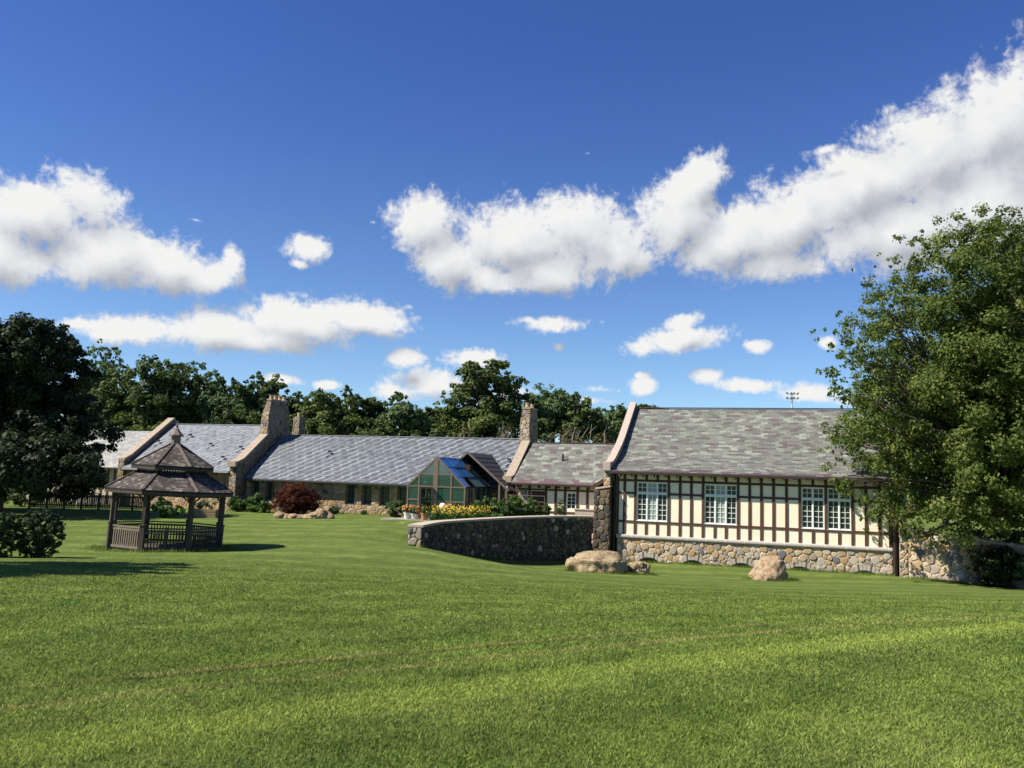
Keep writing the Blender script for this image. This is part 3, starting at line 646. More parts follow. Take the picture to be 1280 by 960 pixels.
for i in range(23):                     # rafter feet under the eaves, each sunlit tip painted as a white block
    u = .35+.665*i
    if u > 15.2: break
    mb = MB(); mb.box(u-.06, u+.06, -.46, .03, 1.64, 1.79); ft = H0.part('rafter_foot', mb, 'timber')
    mb = MB(); mb.box(u-.045, u+.045, -.475, -.462, 1.66, 1.75); H0.part('sunlit_tip', mb, 'white_paint', ft)
hp = curve([(-.62, 1.96), (1.6, 2.62), (3.7, 3.62), (7.8, 6.36)], 4); hp = hp+[(HD-b, z) for b, z in hp[-2::-1]]
mb = MB(); roof_profile(mb, -.16, 15.6, hp, .14); hroof = H0.part('roof', mb, 'hall_slate')
mb = MB(); mb.bar((-.16, 7.8, 6.42), (15.6, 7.8, 6.42), .22, .06); H0.part('ridge_cap', mb, 'hall_slate', hroof)
mb = MB(); mb.box(-.25, 15.55, -.73, -.60, 1.79, 1.89); H0.part('gutter', mb, 'dark_trim')
def gable(P, u0, u1, prof, z0_, mat, name='gable_wall', lift=-.1):
    mb = MB(); poly = [(prof[0][0], z0_)]+[(b, z+lift) for b, z in prof]+[(prof[-1][0], z0_)]
    mb.prism(poly, 'x', u0, u1); return P.part(name, mb, mat)
def coping(P, u0, u1, prof, h, mat, name='coping'):
    mb = MB()
    for (b0, z0_), (b1, z1_) in zip(prof, prof[1:]): mb.hexa([(u0, b0, z0_), (u1, b0, z0_), (u1, b1, z1_), (u0, b1, z1_), (u0, b0, z0_+h), (u1, b0, z0_+h), (u1, b1, z1_+h), (u0, b1, z1_+h)])
    return P.part(name, mb, mat)
cpf = curve([(-.42, 2.28), (.5, 2.42), (2.0, 3.06), (3.9, 4.02), (7.8, 6.62)], 4)
cp2 = cpf+[(HD-b, z) for b, z in cpf[-2::-1]]
for u0, u1 in ((-.62, -.18), (15.62, 16.06)):
    gable(H0, u0+.03, u1-.03, [(b, z) for b, z in cp2], -4.1, 'warm_stone', lift=0)
    coping(H0, u0, u1, cp2, .20, 'coping_granite')
    mb = MB(); mb.box(u0, u1, -.60, -.40, 1.98, 2.46); H0.part('kneeler', mb, 'coping_granite')
mb = MB(); mb.tube([(.0, -.56, 1.80), (.0, -.50, 1.62), (.02, -.10, 1.25), (.02, -.10, -3.6)], .065, 8); mb.box(-.06, .10, -.18, -.02, -1.85, -1.78); H0.part('downpipe', mb, 'dark_trim')
mb = MB(); mb.tube([(15.42, -.56, 1.80), (15.42, -.50, 1.62), (15.42, -.12, 1.25), (15.42, -.12, -3.7)], .085, 8); mb.box(15.34, 15.56, -.1, .05, -4, 1.9); H0.part('downpipe', mb, 'dark_trim')

# ---- garden wall in front of the terrace, rising to a pier against the hall
WP = [at(510.5, 668, 38.2), at(527, 668, 38.6), at(550, 668, 41.7), at(580, 668, 43.9), at(628, 668, 47.2), at(665, 668, 49.5), at(700, 668, 51.3), at(745, 668, 52.3), at(752, 668, 52.35)]
line = [Vector((p.x, p.y, 0)) for p in WP[1:]]
def spline(pts, n=6):
    out = []
    for i in range(len(pts)-1):
        p0, p1, p2, p3 = pts[max(i-1, 0)], pts[i], pts[i+1], pts[min(i+2, len(pts)-1)]
        for k in range(n):
            s = k/n; out.append(.5*((2*p1)+(p2-p0)*s+(2*p0-5*p1+4*p2-p3)*s*s+(-p0+3*p1-3*p2+p3)*s**3))
    return out+[pts[-1]]
face_l = spline(line); WTOP = -.80; WTH = .62
def offs(L, d):
    out = []
    for i, p in enumerate(L):
        tg = (L[min(i+1, len(L)-1)]-L[max(i-1, 0)]).normalized(); out.append(p+Vector((-tg.y, tg.x, 0))*d)
    return out
back_l = offs(face_l, WTH)
gw = empty('garden_wall', face_l[0]+Vector((0, 0, -1.75))); tag(gw, 'long curved field stone garden wall with painted shade and a pale flat cap', 'wall')
gofs = tuple(gw.location)
def strip(mb, L0, L1, z0_, z1_):
    for i in range(len(L0)-1):
        a, b, c, d = L0[i], L0[i+1], L1[i+1], L1[i]
        mb.hexa([(a.x, a.y, z0_), (b.x, b.y, z0_), (c.x, c.y, z0_), (d.x, d.y, z0_), (a.x, a.y, z1_), (b.x, b.y, z1_), (c.x, c.y, z1_), (d.x, d.y, z1_)])
mb = MB(); strip(mb, face_l, back_l, -4.3, WTOP-.10); body = mb.build('wall_body', M['shaded_stone'], gw, gofs)
mb = MB(); strip(mb, offs(face_l, -.05), offs(face_l, WTH+.04), WTOP-.10, WTOP); mb.build('cap', M['cap_stone'], gw, gofs)
cum = [0]
for a, b in zip(face_l, face_l[1:]): cum.append(cum[-1]+(b-a).length)
def wsurf(s, t_):
    i = max(0, min(len(cum)-2, int(np.searchsorted(cum, s))-1)); k = (s-cum[i])/(cum[i+1]-cum[i]); p = face_l[i].lerp(face_l[i+1], k); tg = (face_l[i+1]-face_l[i]).normalized()
    return p+Vector((0, 0, t_-3.7)), Vector((tg.y, -tg.x, 0)), tg, Vector((0, 0, 1))
mb = MB(); dome_stones(mb, wsurf, cum[-1], 2.78, .29, .09, None, random.Random(11)); mb.build('facing_stones', M['shaded_field_stone'], gw, gofs)
tg = (face_l[1]-face_l[0]).normalized(); nl = Vector((-tg.y, tg.x, 0)); p0 = face_l[0]
mb = MB(); dome_stones(mb, lambda s, t_: (p0+nl*s+Vector((0, 0, t_-2.4)), -tg, nl, Vector((0, 0, 1))), WTH, 1.48, .36, .04, None, random.Random(2)); mb.build('end_stones', M['field_stone'], gw, gofs)
pier = Place('stone_pier', 'tall rough stone pier stepping up where the garden wall meets the hall', 'pier', -.6, -.3, -3.4)
mb = MB(); pb0, pb1 = -.55, .25
mb.hexa([(-1.28, pb0, -4.2), (-.17, pb0, -4.2), (-.17, pb1, -4.2), (-1.28, pb1, -4.2), (-1.00, pb0, .82), (-.17, pb0, .98), (-.17, pb1, .98), (-1.00, pb1, .82)]); pier.part('body', mb, 'shaded_stone')
mb = MB(); mb.hexa([(-1.06, pb0-.05, .82), (-.15, pb0-.05, .985), (-.15, pb1+.05, .985), (-1.06, pb1+.05, .82), (-1.06, pb0-.05, .93), (-.15, pb0-.05, 1.09), (-.15, pb1+.05, 1.09), (-1.06, pb1+.05, .93)]); pier.part('cap', mb, 'cap_stone')
mb = MB(); dome_stones(mb, lambda s, t_: (Vector((-1.16+s, pb0, t_-3.5)), Vector((0, -1, 0)), Vector((1, 0, 0)), Vector((0, 0, 1))), .98, 4.3, .36, .06, None, random.Random(8)); pier.part('facing_stones', mb, 'shaded_field_stone')
mb = MB(); dome_stones(mb, lambda s, t_: (Vector((-1.28+.28*(t_+.7)/5.0, pb1-s, t_-3.5)), Vector((-1, 0, .05)), Vector((0, -1, 0)), Vector((0, 0, 1))), .8, 4.2, .36, .05, None, random.Random(9)); pier.part('side_stones', mb, 'field_stone')
# ---- lower stone wall that carries on to the right under the tree
rw = empty('terrace_wall', W(16.1, -.3, -3.4)); tag(rw, 'sunlit warm rubble stone wall below the right hand tree', 'wall')
rl = [W(16.06, -.42), W(18.2, -1.15), W(20.5, -2.3), W(23.5, -4.2), W(27, -6.9)]; rl = [Vector((p.x, p.y, 0)) for p in spline(rl, 4)]
rtop = lambda i: -.75-.06*i
mb = MB(); cp_ = MB(); rb = offs(rl, .55); ro = tuple(rw.location)
for i in range(len(rl)-1):
    a, b, c, d = rl[i], rl[i+1], rb[i+1], rb[i]; e, f = rtop(i), rtop(i+1)
    mb.hexa([(a.x, a.y, -4.4), (b.x, b.y, -4.4), (c.x, c.y, -4.4), (d.x, d.y, -4.4), (a.x, a.y, e), (b.x, b.y, f), (c.x, c.y, f), (d.x, d.y, e)])
    a, b, c, d = offs(rl, -.05)[i], offs(rl, -.05)[i+1], offs(rl, .6)[i+1], offs(rl, .6)[i]
    cp_.hexa([(a.x, a.y, e), (b.x, b.y, f), (c.x, c.y, f), (d.x, d.y, e), (a.x, a.y, e+.13), (b.x, b.y, f+.13), (c.x, c.y, f+.13), (d.x, d.y, e+.13)])
mb.build('wall_body', M['warm_stone'], rw, ro); cp_.build('coping', M['coping_granite'], rw, ro)
rc = [0]
for a, b in zip(rl, rl[1:]): rc.append(rc[-1]+(b-a).length)
def rsurf(s, t_):
    i = max(0, min(len(rc)-2, int(np.searchsorted(rc, s))-1)); k = (s-rc[i])/(rc[i+1]-rc[i]); p = rl[i].lerp(rl[i+1], k); tg = (rl[i+1]-rl[i]).normalized()
    return p+Vector((0, 0, t_-3.8)), Vector((tg.y, -tg.x, 0)), tg, Vector((0, 0, 1))
mb = MB(); dome_stones(mb, rsurf, rc[-1], 2.95, .42, .05, lambda s, t_: t_ < 2.95-.06*s, random.Random(4)); mb.build('facing_stones', M['field_stone'], rw, ro)

# ---- terrace behind the garden wall, and the paving at the glasshouse door
tp = [Vector((p.x, p.y, 0)) for p in back_l if p.y > 44]+[W(-.2, .2), W(-.2, 6.5), W(-8, 6.5), W(-14.3, 7.2), W(-14.3, -.6)]
mb = MB(); mb.prism([(p.x, p.y) for p in tp], 'z', -4.2, -1.60); o = mb.build('terrace', M['lawn_soil']); tag(o, 'planted terrace bed behind the curved garden wall', 'ground', kind='structure')
mb = MB(); q = [W(-15.4, -.3), W(-11.2, -.3), W(-11.2, 1.4), W(-14.6, 1.4)]
mb.prism([(p.x, p.y) for p in q], 'z', -1.66, -1.545); q2 = [Vector((-4.85, 39.0, 0)), Vector((-4.55, 39.3, 0)), Vector((-4.6, 43.5, 0)), W(-12.2, -.4), W(-14.6, -.4)]
o = mb.build('paving', M['paving']); tag(o, 'pale stone paving at the glasshouse door', 'paving', kind='structure')

# ---- link range with a green slate roof, between the hall and the second chimney
L0 = Place('timbered_link', 'low half timbered range with a green slate roof between the hall and the tall chimney', 'house', -4, 6.5, -1.7)
mb = MB(); lw = (-4.68, -4.0, -.72, .42); ld = (-7.25, -6.25, -1.6, .45)
wall_front(mb, -8.4, -.2, -1.8, .95, 6.5, [lw, ld], .16); shell(mb, -8.4, -.2, 6.5, 15.5, -1.8, .95); L0.part('wall', mb, 'plaster')
mb = MB()
for u in (-8.3, -7.35, -6.15, -5.45, -4.78, -3.9, -3.2, -2.5, -1.8, -1.1, -.4): mb.box(u-.085, u+.085, 6.455, 6.52, -1.8, .93)
us = [-8.3, -7.35, -6.15, -5.45, -4.78, -3.9, -3.2, -2.5, -1.8, -1.1, -.4]
for a, c in zip(us, us[1:]):
    mb.box(a+.085, c-.085, 6.462, 6.52, .50, .62)
    if (a+c)/2 not in ((-7.35-6.15)/2,): mb.box(a+.085, c-.085, 6.462, 6.52, -1.02, -.90)
L0.part('timber_frame', mb, 'timber')
mb = MB(); lattice(mb, lw[0], lw[1], lw[2], lw[3], 6.58, 2, 4, .07, .035, .07); f = L0.part('window', mb, 'white_paint')
mb = MB(); mb.face([(lw[0], 6.60, lw[2]), (lw[1], 6.60, lw[2]), (lw[1], 6.60, lw[3]), (lw[0], 6.60, lw[3])]); L0.part('pane', mb, 'window_glass', f)
mb = MB(); mb.box(ld[0], ld[1], 6.60, 6.66, -1.8, .45)
for i in range(5): mb.box(ld[0]+.03+.2*i, ld[0]+.19+.2*i, 6.58, 6.60, -1.7, .42)
L0.part('door', mb, 'timber', label='dark boarded door')
mb = MB(); mb.box(-8.15, -7.5, 6.42, 6.455, -1.8, .5); L0.part('stone_jamb', mb, 'warm_stone')
lp = [(5.95, .98), (11.0, 3.98), (16.05, .98)]
mb = MB(); roof_profile(mb, -8.55, -.6, lp, .12); lr = L0.part('roof', mb, 'link_slate')
mb = MB(); mb.bar((-8.5, 11, 4.02), (-.62, 11, 4.02), .2, .06); L0.part('ridge_cap', mb, 'link_slate', lr)
mb = MB(); mb.box(-8.55, -.7, 5.86, 5.97, .84, .94); L0.part('gutter', mb, 'dark_trim')
for i in range(11):
    u = -8.0+.7*i; mb = MB(); mb.box(u-.05, u+.05, 6.0, 6.5, .68, .82); L0.part('rafter_foot', mb, 'timber')
mb = MB(); mb.tube([(-5.6, 8.7, 2.4), (-5.6, 8.7, 3.12)], .075, 8); L0.part('vent_pipe', mb, 'dark_trim')
mb = MB(); mb.bar((-2.75, 5.6, .78), (-.62, 5.6, 2.06), .16, .24, (0, 1, 0)); mb.bar((-1.9, 5.66, .75), (-.62, 5.66, 1.52), .10, .14, (0, 1, 0)); mb.box(-.80, -.62, 5.55, 5.7, -1.6, 1.9)
L0.part('porch_rake', mb, 'timber', label='dark raking board of the little porch beside the hall')
mb = MB(); mb.face([(-2.8, 5.62, .93), (-.62, 5.62, 2.23), (-.62, 8.2, 2.6), (-2.8, 8.2, 2.27)], [(0, 0), (2.5, 0), (2.5, 2.6), (0, 2.6)]); L0.part('porch_roof', mb, 'link_slate')

# ---- the long stone wing
S0 = Place('stone_wing', 'long low stone wing with a streaked blue grey slate roof', 'house', -20, 7.3, -2.1)
sw = [(-30.75, -30.0), (-29.4, -28.62), (-27.95, -27.15), (-22.32, -21.5), (-20.92, -20.08), (-19.45, -18.6), (-17.95, -17.1), (-12.9, -12.1)]
mb = MB(); wall_front(mb, -31.2, -8.9, -2.6, .55, 7.3, [(a, c, -1.12, .40) for a, c in sw], .40); shell(mb, -31.2, -8.9, 7.3, 16.3, -2.6, .55); S0.part('wall', mb, 'wing_stone')
for a, c in sw:
    mb = MB(); lattice(mb, a+.02, c-.02, -1.06, .38, 7.66, 3, 4, .07, .03, .05); f = S0.part('window', mb, 'green_sash')
    mb = MB(); mb.face([(a, 7.68, -1.1), (c, 7.68, -1.1), (c, 7.68, .39), (a, 7.68, .39)]); S0.part('pane', mb, 'window_glass', f)
    mb = MB(); mb.box(a+.02, c-.02, 7.46, 7.66, -1.115, -1.062); S0.part('sill', mb, 'lead_flashing', f)
sp = [(6.72, .60), (11.8, 4.26), (16.9, .60)]
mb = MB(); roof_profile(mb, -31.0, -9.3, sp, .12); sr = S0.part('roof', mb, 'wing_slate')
mb = MB(); mb.bar((-31, 11.8, 4.29), (-9.4, 11.8, 4.29), .18, .05); S0.part('ridge_cap', mb, 'lead_flashing', sr)
mb = MB(); mb.box(-31.0, -9.4, 6.62, 6.74, .45, .56); S0.part('gutter', mb, 'dark_metal')
def roof_bracket(P, u, b, z):
    mb = MB(); mb.box(u-.10, u+.10, b-.1, b+.12, z+.18, z+.34); o = P.part('roof_fixture', mb, 'dark_metal')  # small dark fixture on the roof, gives no light
    mb = MB(); mb.bar((u-.02, b-.1, z-.04), (u-.14, b-.5, z-.20), .07, .05); P.part('bracket', mb, 'galvanised', o)
zs = lambda b: .60+(b-6.72)*3.66/5.08
for u, b in ((-25.2, 9.6), (-9.85, 9.2), (-9.7, 8.0)): roof_bracket(S0, u, b, zs(b))
def stack(P, u0, u1, b0, b1, z0_, z1_, mat, pots, taper=.16, side=None):
    """a tall chimney drawn in towards the top"""
    mb = MB(); zm = z0_+(z1_-z0_)*.70; k = taper
    for (a, c, e, f, g0, g1, h0, h1) in (((u0, u1, b0, b1, z0_, zm, 0, k*.35)), ((u0, u1, b0, b1, zm, z1_, k*.35, k))):
        mb.hexa([(a+h0, e+h0*1.6, g0), (c-h0*.5, e+h0*1.6, g0), (c-h0*.5, f-h0*1.6, g0), (a+h0, f-h0*1.6, g0), (a+h1, e+h1*1.6, g1), (c-h1*.5, e+h1*1.6, g1), (c-h1*.5, f-h1*1.6, g1), (a+h1, f-h1*1.6, g1)])
    o = P.part('chimney', mb, mat)
    mb = MB(); dome_stones(mb, lambda s, t_: (Vector((u0+.06+s+.05, b0+.02+taper*.5*max(0, t_/(z1_-z0_)), z0_+t_)), Vector((0, -1, 0)), Vector((1, 0, 0)), Vector((0, 0, 1))), u1-u0-.14, (z1_-z0_)*.72, .30, .035, None, random.Random(6)); P.part('facing_stones', mb, 'field_stone', o)
    mb = MB(); mb.box(u0+taper-.04, u1-taper*.5+.04, b0+taper*1.6-.05, b1-taper*1.6+.05, z1_, z1_+.12); P.part('chimney_cap', mb, 'coping_sandstone', o)
    for i in range(pots):
        bb = b0+taper*1.6+.25+(b1-b0-taper*3.2-.5)*(i/(pots-1) if pots > 1 else .5)
        mb = MB(); mb.lathe([(.17, 0), (.19, .06), (.15, .10), (.14, .28), (.17, .31), (.17, .36)], ((u0+u1+taper*.5)/2, bb, z1_+.12), 12); P.part('chimney_pot', mb, 'chimney_pot', o)
# its right-hand gable with the second chimney
cg = [(6.75, 1.25), (7.3, 1.42), (10.75, 3.96), (11.8, 4.3)]; cg2 = cg+[(23.6-b, z) for b, z in cg[-2::-1]]
gable(S0, -9.32, -8.82, cg2, -2.6, 'chimney_stone', lift=0); [coping(S0, -9.40, -8.74, q, .18, 'coping_sandstone') for q in ([c for c in cg if c[0] < 10.8], [(23.6-b, z) for b, z in cg if b < 10.8])]
mb = MB(); mb.box(-9.40, -8.74, 6.50, 6.76, .98, 1.43); S0.part('kneeler', mb, 'coping_sandstone')
stack(S0, -9.62, -8.78, 10.7, 12.9, 3.3, 6.55, 'chimney_stone', 2, .14)

# ---- the taller wing beyond it, with the first chimney on its gable
T0 = Place('tall_stone_wing', 'taller stone wing with a pale grey slate roof behind the gazebo', 'house', -37, 6.6, -2.1)
mb = MB(); tw = [(-41.0, -40.1), (-39.2, -38.3), (-37.4, -36.5)]
wall_front(mb, -42.6, -31.5, -2.6, 1.05, 6.6, [(a, c, -1.1, .5) for a, c in tw], .3); shell(mb, -42.6, -31.5, 6.6, 17, -2.6, 1.05); T0.part('wall', mb, 'wing_stone')
for a, c in tw:
    mb = MB(); lattice(mb, a, c, -1.1, .5, 6.85, 3, 4, .07, .03, .05); f = T0.part('window', mb, 'green_sash')
    mb = MB(); mb.face([(a, 6.87, -1.1), (c, 6.87, -1.1), (c, 6.87, .5), (a, 6.87, .5)]); T0.part('pane', mb, 'window_glass', f)
tpf = [(6.05, 1.12), (11.8, 5.05), (17.55, 1.12)]
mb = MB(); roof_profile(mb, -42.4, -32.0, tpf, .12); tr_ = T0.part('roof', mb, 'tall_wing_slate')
mb = MB(); mb.bar((-42.4, 11.8, 5.08), (-32, 11.8, 5.08), .18, .05); T0.part('ridge_cap', mb, 'lead_flashing', tr_)
mb = MB(); mb.box(-42.4, -32.0, 5.95, 6.07, .97, 1.08); T0.part('gutter', mb, 'lead_flashing')
zt_ = lambda b: 1.12+(b-6.05)*3.93/5.75
for u, b in ((-39.1, 10.0), (-36.1, 8.9), (-41.6, 9.1), (-36.6, 7.4), (-32.9, 8.6), (-33.6, 7.3)): roof_bracket(T0, u, b, zt_(b))
tg_ = [(6.1, 1.72), (6.9, 1.98), (9.95, 4.08), (11.8, 5.0)]; tg2 = tg_+[(23.6-b, z) for b, z in tg_[-2::-1]]
gable(T0, -31.98, -31.38, tg2, -2.6, 'chimney_stone', lift=0); [coping(T0, -32.05, -31.3, q, .18, 'coping_sandstone') for q in ([c for c in tg_ if c[0] < 10], [(23.6-b, z) for b, z in tg_ if b < 10])]
mb = MB(); mb.box(-32.05, -31.3, 5.85, 6.12, 1.48, 1.90); T0.part('kneeler', mb, 'coping_sandstone')
stack(T0, -32.15, -31.30, 9.9, 13.3, 3.3, 7.1, 'chimney_stone', 4, .30)
mb = MB(); mb.hexa([(-31.9, 14.4, 3), (-31.2, 14.4, 3), (-31.2, 15.6, 3), (-31.9, 15.6, 3), (-31.85, 14.5, 6.0), (-31.25, 14.5, 6.0), (-31.25, 15.5, 6.0), (-31.85, 15.5, 6.0)]); o = T0.part('chimney', mb, 'chimney_stone', label='smaller stone chimney behind the tall one')
mb = MB(); mb.lathe([(.17, 0), (.15, .4)], (-31.55, 14.9, 6.0), 12); T0.part('chimney_pot', mb, 'chimney_pot', o)
tgl = [(6.2, 1.72), (7.0, 2.1), (11.8, 5.45)]; tgl2 = tgl+[(23.6-b, z) for b, z in tgl[-2::-1]]
gable(T0, -43.0, -42.45, tgl2, -2.6, 'chimney_stone', lift=0); coping(T0, -43.06, -42.38, tgl2, .18, 'coping_sandstone')
# ---- farthest wing, half behind the big maple
F0_ = Place('far_wing', 'farthest timbered wing with a light grey slate roof, half hidden by the dark maple', 'house', -48, 9, -2.2)
mb = MB(); fw = [(-52.2, -51.2), (-50.2, -49.2), (-47.6, -46.6), (-45.6, -44.6)]
wall_front(mb, -56, -42.8, -2.8, 1.0, 9, [(a, c, -.9, .5) for a, c in fw], .2); shell(mb, -56, -42.8, 9, 18, -2.8, 1.0); F0_.part('wall', mb, 'cap_stone')
mb = MB()
for i in range(19): u = -55.8+.71*i; mb.box(u-.09, u+.09, 8.95, 9.02, -2.6, 1.0)
F0_.part('timber_frame', mb, 'timber')
for a, c in fw:
    mb = MB(); lattice(mb, a, c, -.9, .5, 9.12, 3, 3, .07, .03, .05); f = F0_.part('window', mb, 'white_paint')
    mb = MB(); mb.face([(a, 9.14, -.9), (c, 9.14, -.9), (c, 9.14, .5), (a, 9.14, .5)]); F0_.part('pane', mb, 'window_glass', f)
mb = MB(); roof_profile(mb, -56.3, -42.7, [(8.4, 1.08), (13.2, 4.45), (18.2, 1.0)], .12); F0_.part('roof', mb, 'far_slate')
mb = MB(); mb.box(-56.3, -42.7, 8.28, 8.42, .93, 1.04); F0_.part('gutter', mb, 'dark_trim')

# ---- the glasshouse and the metal-roofed porch behind it
G0 = Place('greenhouse', 'lean brown framed glasshouse with blue roof panes and an open dark door', 'greenhouse', -12.1, 1, -1.6)
gl, gr, gm, gf, gb, ge, ga, gz = -14.12, -10.06, -12.09, 1.0, 6.0, .60, 2.50, -1.58
slope = (ga-ge)/(gr-gm)
zr = lambda u: ga-abs(u-gm)*slope
mb = MB(); F = .05
def gpost(u, z0_, z1_, w_=.05): mb.box(u-w_, u+w_, gf-.05, gf+.05, z0_, z1_)
def grail(u0, u1, z, w_=.045): mb.box(u0, u1, gf-.042, gf+.042, z-w_, z+w_)
gpost(gl, gz, ge); gpost(gr, gz, ge); gpost(-12.14, gz, ga-.02, .16); gpost(-13.32, gz, zr(-13.32)); gpost(-11.02, gz, zr(-11.02))
grail(gl, gr, ge); grail(-13.32, -11.02, 1.42); grail(gl, -13.32, -.28); grail(-12.0, gr, -.35); grail(gl, gr, gz+.05)
mb.bar((gl-.06, gf, ge-.02), (gm, gf, ga+.03), .11, .11, (0, 1, 0)); mb.bar((gm, gf, ga+.03), (gr+.06, gf, ge-.02), .11, .11, (0, 1, 0))
for u in (gl, gr):
    mb.box(u-.05, u+.05, gf+.05, gb, ge-.05, ge+.05); mb.box(u-.05, u+.05, gf+.05, gb, gz, gz+.10); mb.box(u-.045, u+.045, gf+.05, gb, -.40, -.31)
    for i in range(1, 6): b = gf+(gb-gf)*i/5; mb.box(u-.045, u+.045, b-.045, b+.045, gz, ge)
G0.part('frame', mb, 'brown_metal')
mb = MB(); mb.box(-11.98, -11.07, gf-.02, gf+.03, gz+.1, -.40); G0.part('kick_panel', mb, 'brown_metal')
def gpane(pts, mat, nm='pane', uv=None):
    mb = MB(); mb.face(pts); return G0.part(nm, mb, mat)
for (u0, u1, z0_, z1_) in ((gl+.05, -13.37, -.24, ge-.05), (gl+.05, -13.37, gz+.1, -.33), (-11.98, -11.07, -.30, ge-.05), (-10.97, gr-.05, -.30, ge-.05), (-10.97, gr-.05, gz+.1, -.40), (-13.27, -12.30, ge+.05, 1.37), (-11.98, -11.07, ge+.05, 1.37)):
    gpane([(u0, gf, z0_), (u1, gf, z0_), (u1, gf, z1_), (u0, gf, z1_)], 'greenhouse_glass')
gpane([(gl+.08, gf, ge+.05), (-13.37, gf, ge+.05), (-13.37, gf, zr(-13.37)-.06)], 'greenhouse_glass'); gpane([(-10.97, gf, ge+.05), (gr-.08, gf, ge+.05), (-10.97, gf, zr(-10.97)-.06)], 'greenhouse_glass')
gpane([(-13.27, gf, 1.47), (-12.3, gf, 1.47), (-12.3, gf, zr(-12.3)-.06), (-13.2, gf, 1.49)], 'greenhouse_glass'); gpane([(-11.98, gf, 1.47), (-11.1, gf, 1.47), (-11.98, gf, zr(-11.98)-.06)], 'greenhouse_glass')
for u in (gl, gr):
    for i in range(5):
        b0, b1 = gf+i+.05, gf+i+.95; gpane([(u, b0, -.3), (u, b1, -.3), (u, b1, ge-.05), (u, b0, ge-.05)], 'greenhouse_glass'); gpane([(u, b0, gz+.1), (u, b1, gz+.1), (u, b1, -.42), (u, b0, -.42)], 'greenhouse_glass')
bars = MB()
for sgn in (-1, 1):
    U_ = lambda k: gm+sgn*(gr-gm)*k; Z_ = lambda k: ga-(ga-ge)*k+.03
    for i in range(5):
        for j in range(3):
            b0, b1, k0, k1 = gf+.06+.98*i, gf+.06+.98*(i+1)-.04, j/3+.01, (j+1)/3-.01
            gpane([(U_(k0), b0, Z_(k0)), (U_(k0), b1, Z_(k0)), (U_(k1), b1, Z_(k1)), (U_(k1), b0, Z_(k1))], 'pale_roof_glass' if (i >= 4 or (i >= 2 and j == 2) or (i == 3 and j == 1)) else 'roof_glass', 'roof_pane')
    for i in range(6): b = gf+.04+.98*i; bars.bar((U_(0), b, Z_(0)+.005), (U_(1), b, Z_(1)+.005), .04, .03, (0, 1, 0))
    for j in range(4): k = j/3; bars.bar((U_(k), gf, Z_(k)+.008), (U_(k), gb, Z_(k)+.008), .05, .03)
    bars.bar((U_(1), gf-.05, Z_(1)-.02), (U_(1), gb, Z_(1)-.02), .10, .10)
G0.part('roof_bars', bars, 'dark_trim')
mb = MB(); mb.box(-13.22, -13.16, gf-.02, gf+.03, gz, ge-.06); mb.box(-12.36, -12.30, gf-.02, gf+.03, gz, ge-.06); mb.box(-13.16, -12.36, gf-.02, gf+.03, ge-.14, ge-.06); G0.part('door_frame', mb, 'dark_trim')
mb = MB()                                # the door leaf stands open, swung out over the paving
q0, q1 = Vector((-12.33, gf-.03, 0)), Vector((-11.98, gf-.86, 0))
mb.bar(q0+Vector((0, 0, gz+.06)), q1+Vector((0, 0, gz+.06)), .05, .12); mb.bar(q0+Vector((0, 0, ge-.12)), q1+Vector((0, 0, ge-.12)), .05, .08); mb.bar(q0+Vector((0, 0, -.6)), q1+Vector((0, 0, -.6)), .05, .07)
mb.bar(q0+Vector((0, 0, gz)), q0+Vector((0, 0, ge-.08)), .06, .06); mb.bar(q1+Vector((0, 0, gz)), q1+Vector((0, 0, ge-.08)), .06, .06); dr = G0.part('door', mb, 'dark_trim', label='dark framed glass door standing open')
mb = MB(); mb.face([q0+Vector((0, 0, gz+.1)), q1+Vector((0, 0, gz+.1)), q1+Vector((0, 0, ge-.15)), q0+Vector((0, 0, ge-.15))]); G0.part('pane', mb, 'greenhouse_glass', dr)
mb = MB(); mb.face([(gl, gf+.06, gz+.02), (gr, gf+.06, gz+.02), (gr, gb, gz+.02), (gl, gb, gz+.02)]); G0.part('floor', mb, 'paving')
mb = MB(); mb.box(-11.55, -11.05, 4.35, 5.0, 1.75, 2.12); G0.part('roof_vent', mb, 'dark_trim')
K0 = Place('metal_roof_porch', 'steep gabled porch with a dark seamed metal roof joining glasshouse and wing', 'porch', -11.5, 5.4, -1.6)
ka, ke, kf, kb = 2.98, .50, 5.05, 10.2; km, kl, kr = -11.5, -14.5, -8.5
mb = MB(); rfc = MB()
for sgn, ue in ((-1, kl), (1, kr)):
    pts = [(km, kf, ka), (ue, kf, ke), (ue, 6.9, ke), (km, kb, ka)]; uv = [(0, 0), (0, 3.9), (2, 3.9), (5, 0)]
    mb.face(pts, uv); mb.face([(a, b, z-.09) for a, b, z in pts], uv); mb.face([pts[0], pts[1], (ue, kf, ke-.09), (km, kf, ka-.09)]); mb.face([pts[1], pts[2], (ue, 6.9, ke-.09), (ue, kf, ke-.09)])
    L_ = 9
    for i in range(L_):                  # standing seams down the slope and the small raised laps between
        b = kf+.15+i*.52; k = min(1, max(.02, (kb-b)/(kb-6.9)))
        if b < kb-.1: rfc.bar((km, b, ka+.02), (km+(ue-km)*k, b, ka+(ke-ka)*k+.02), .035, .05, (0, 1, 0))
    for j in range(1, 8):
        k = j/8; rfc.bar((km+(ue-km)*k, kf, ka+(ke-ka)*k+.012), (km+(ue-km)*k, kb-(kb-6.9)*k-.1, ka+(ke-ka)*k+.012), .05, .02)
kroof = K0.part('roof', mb, 'seamed_metal'); K0.part('seams', rfc, 'dark_metal', kroof)
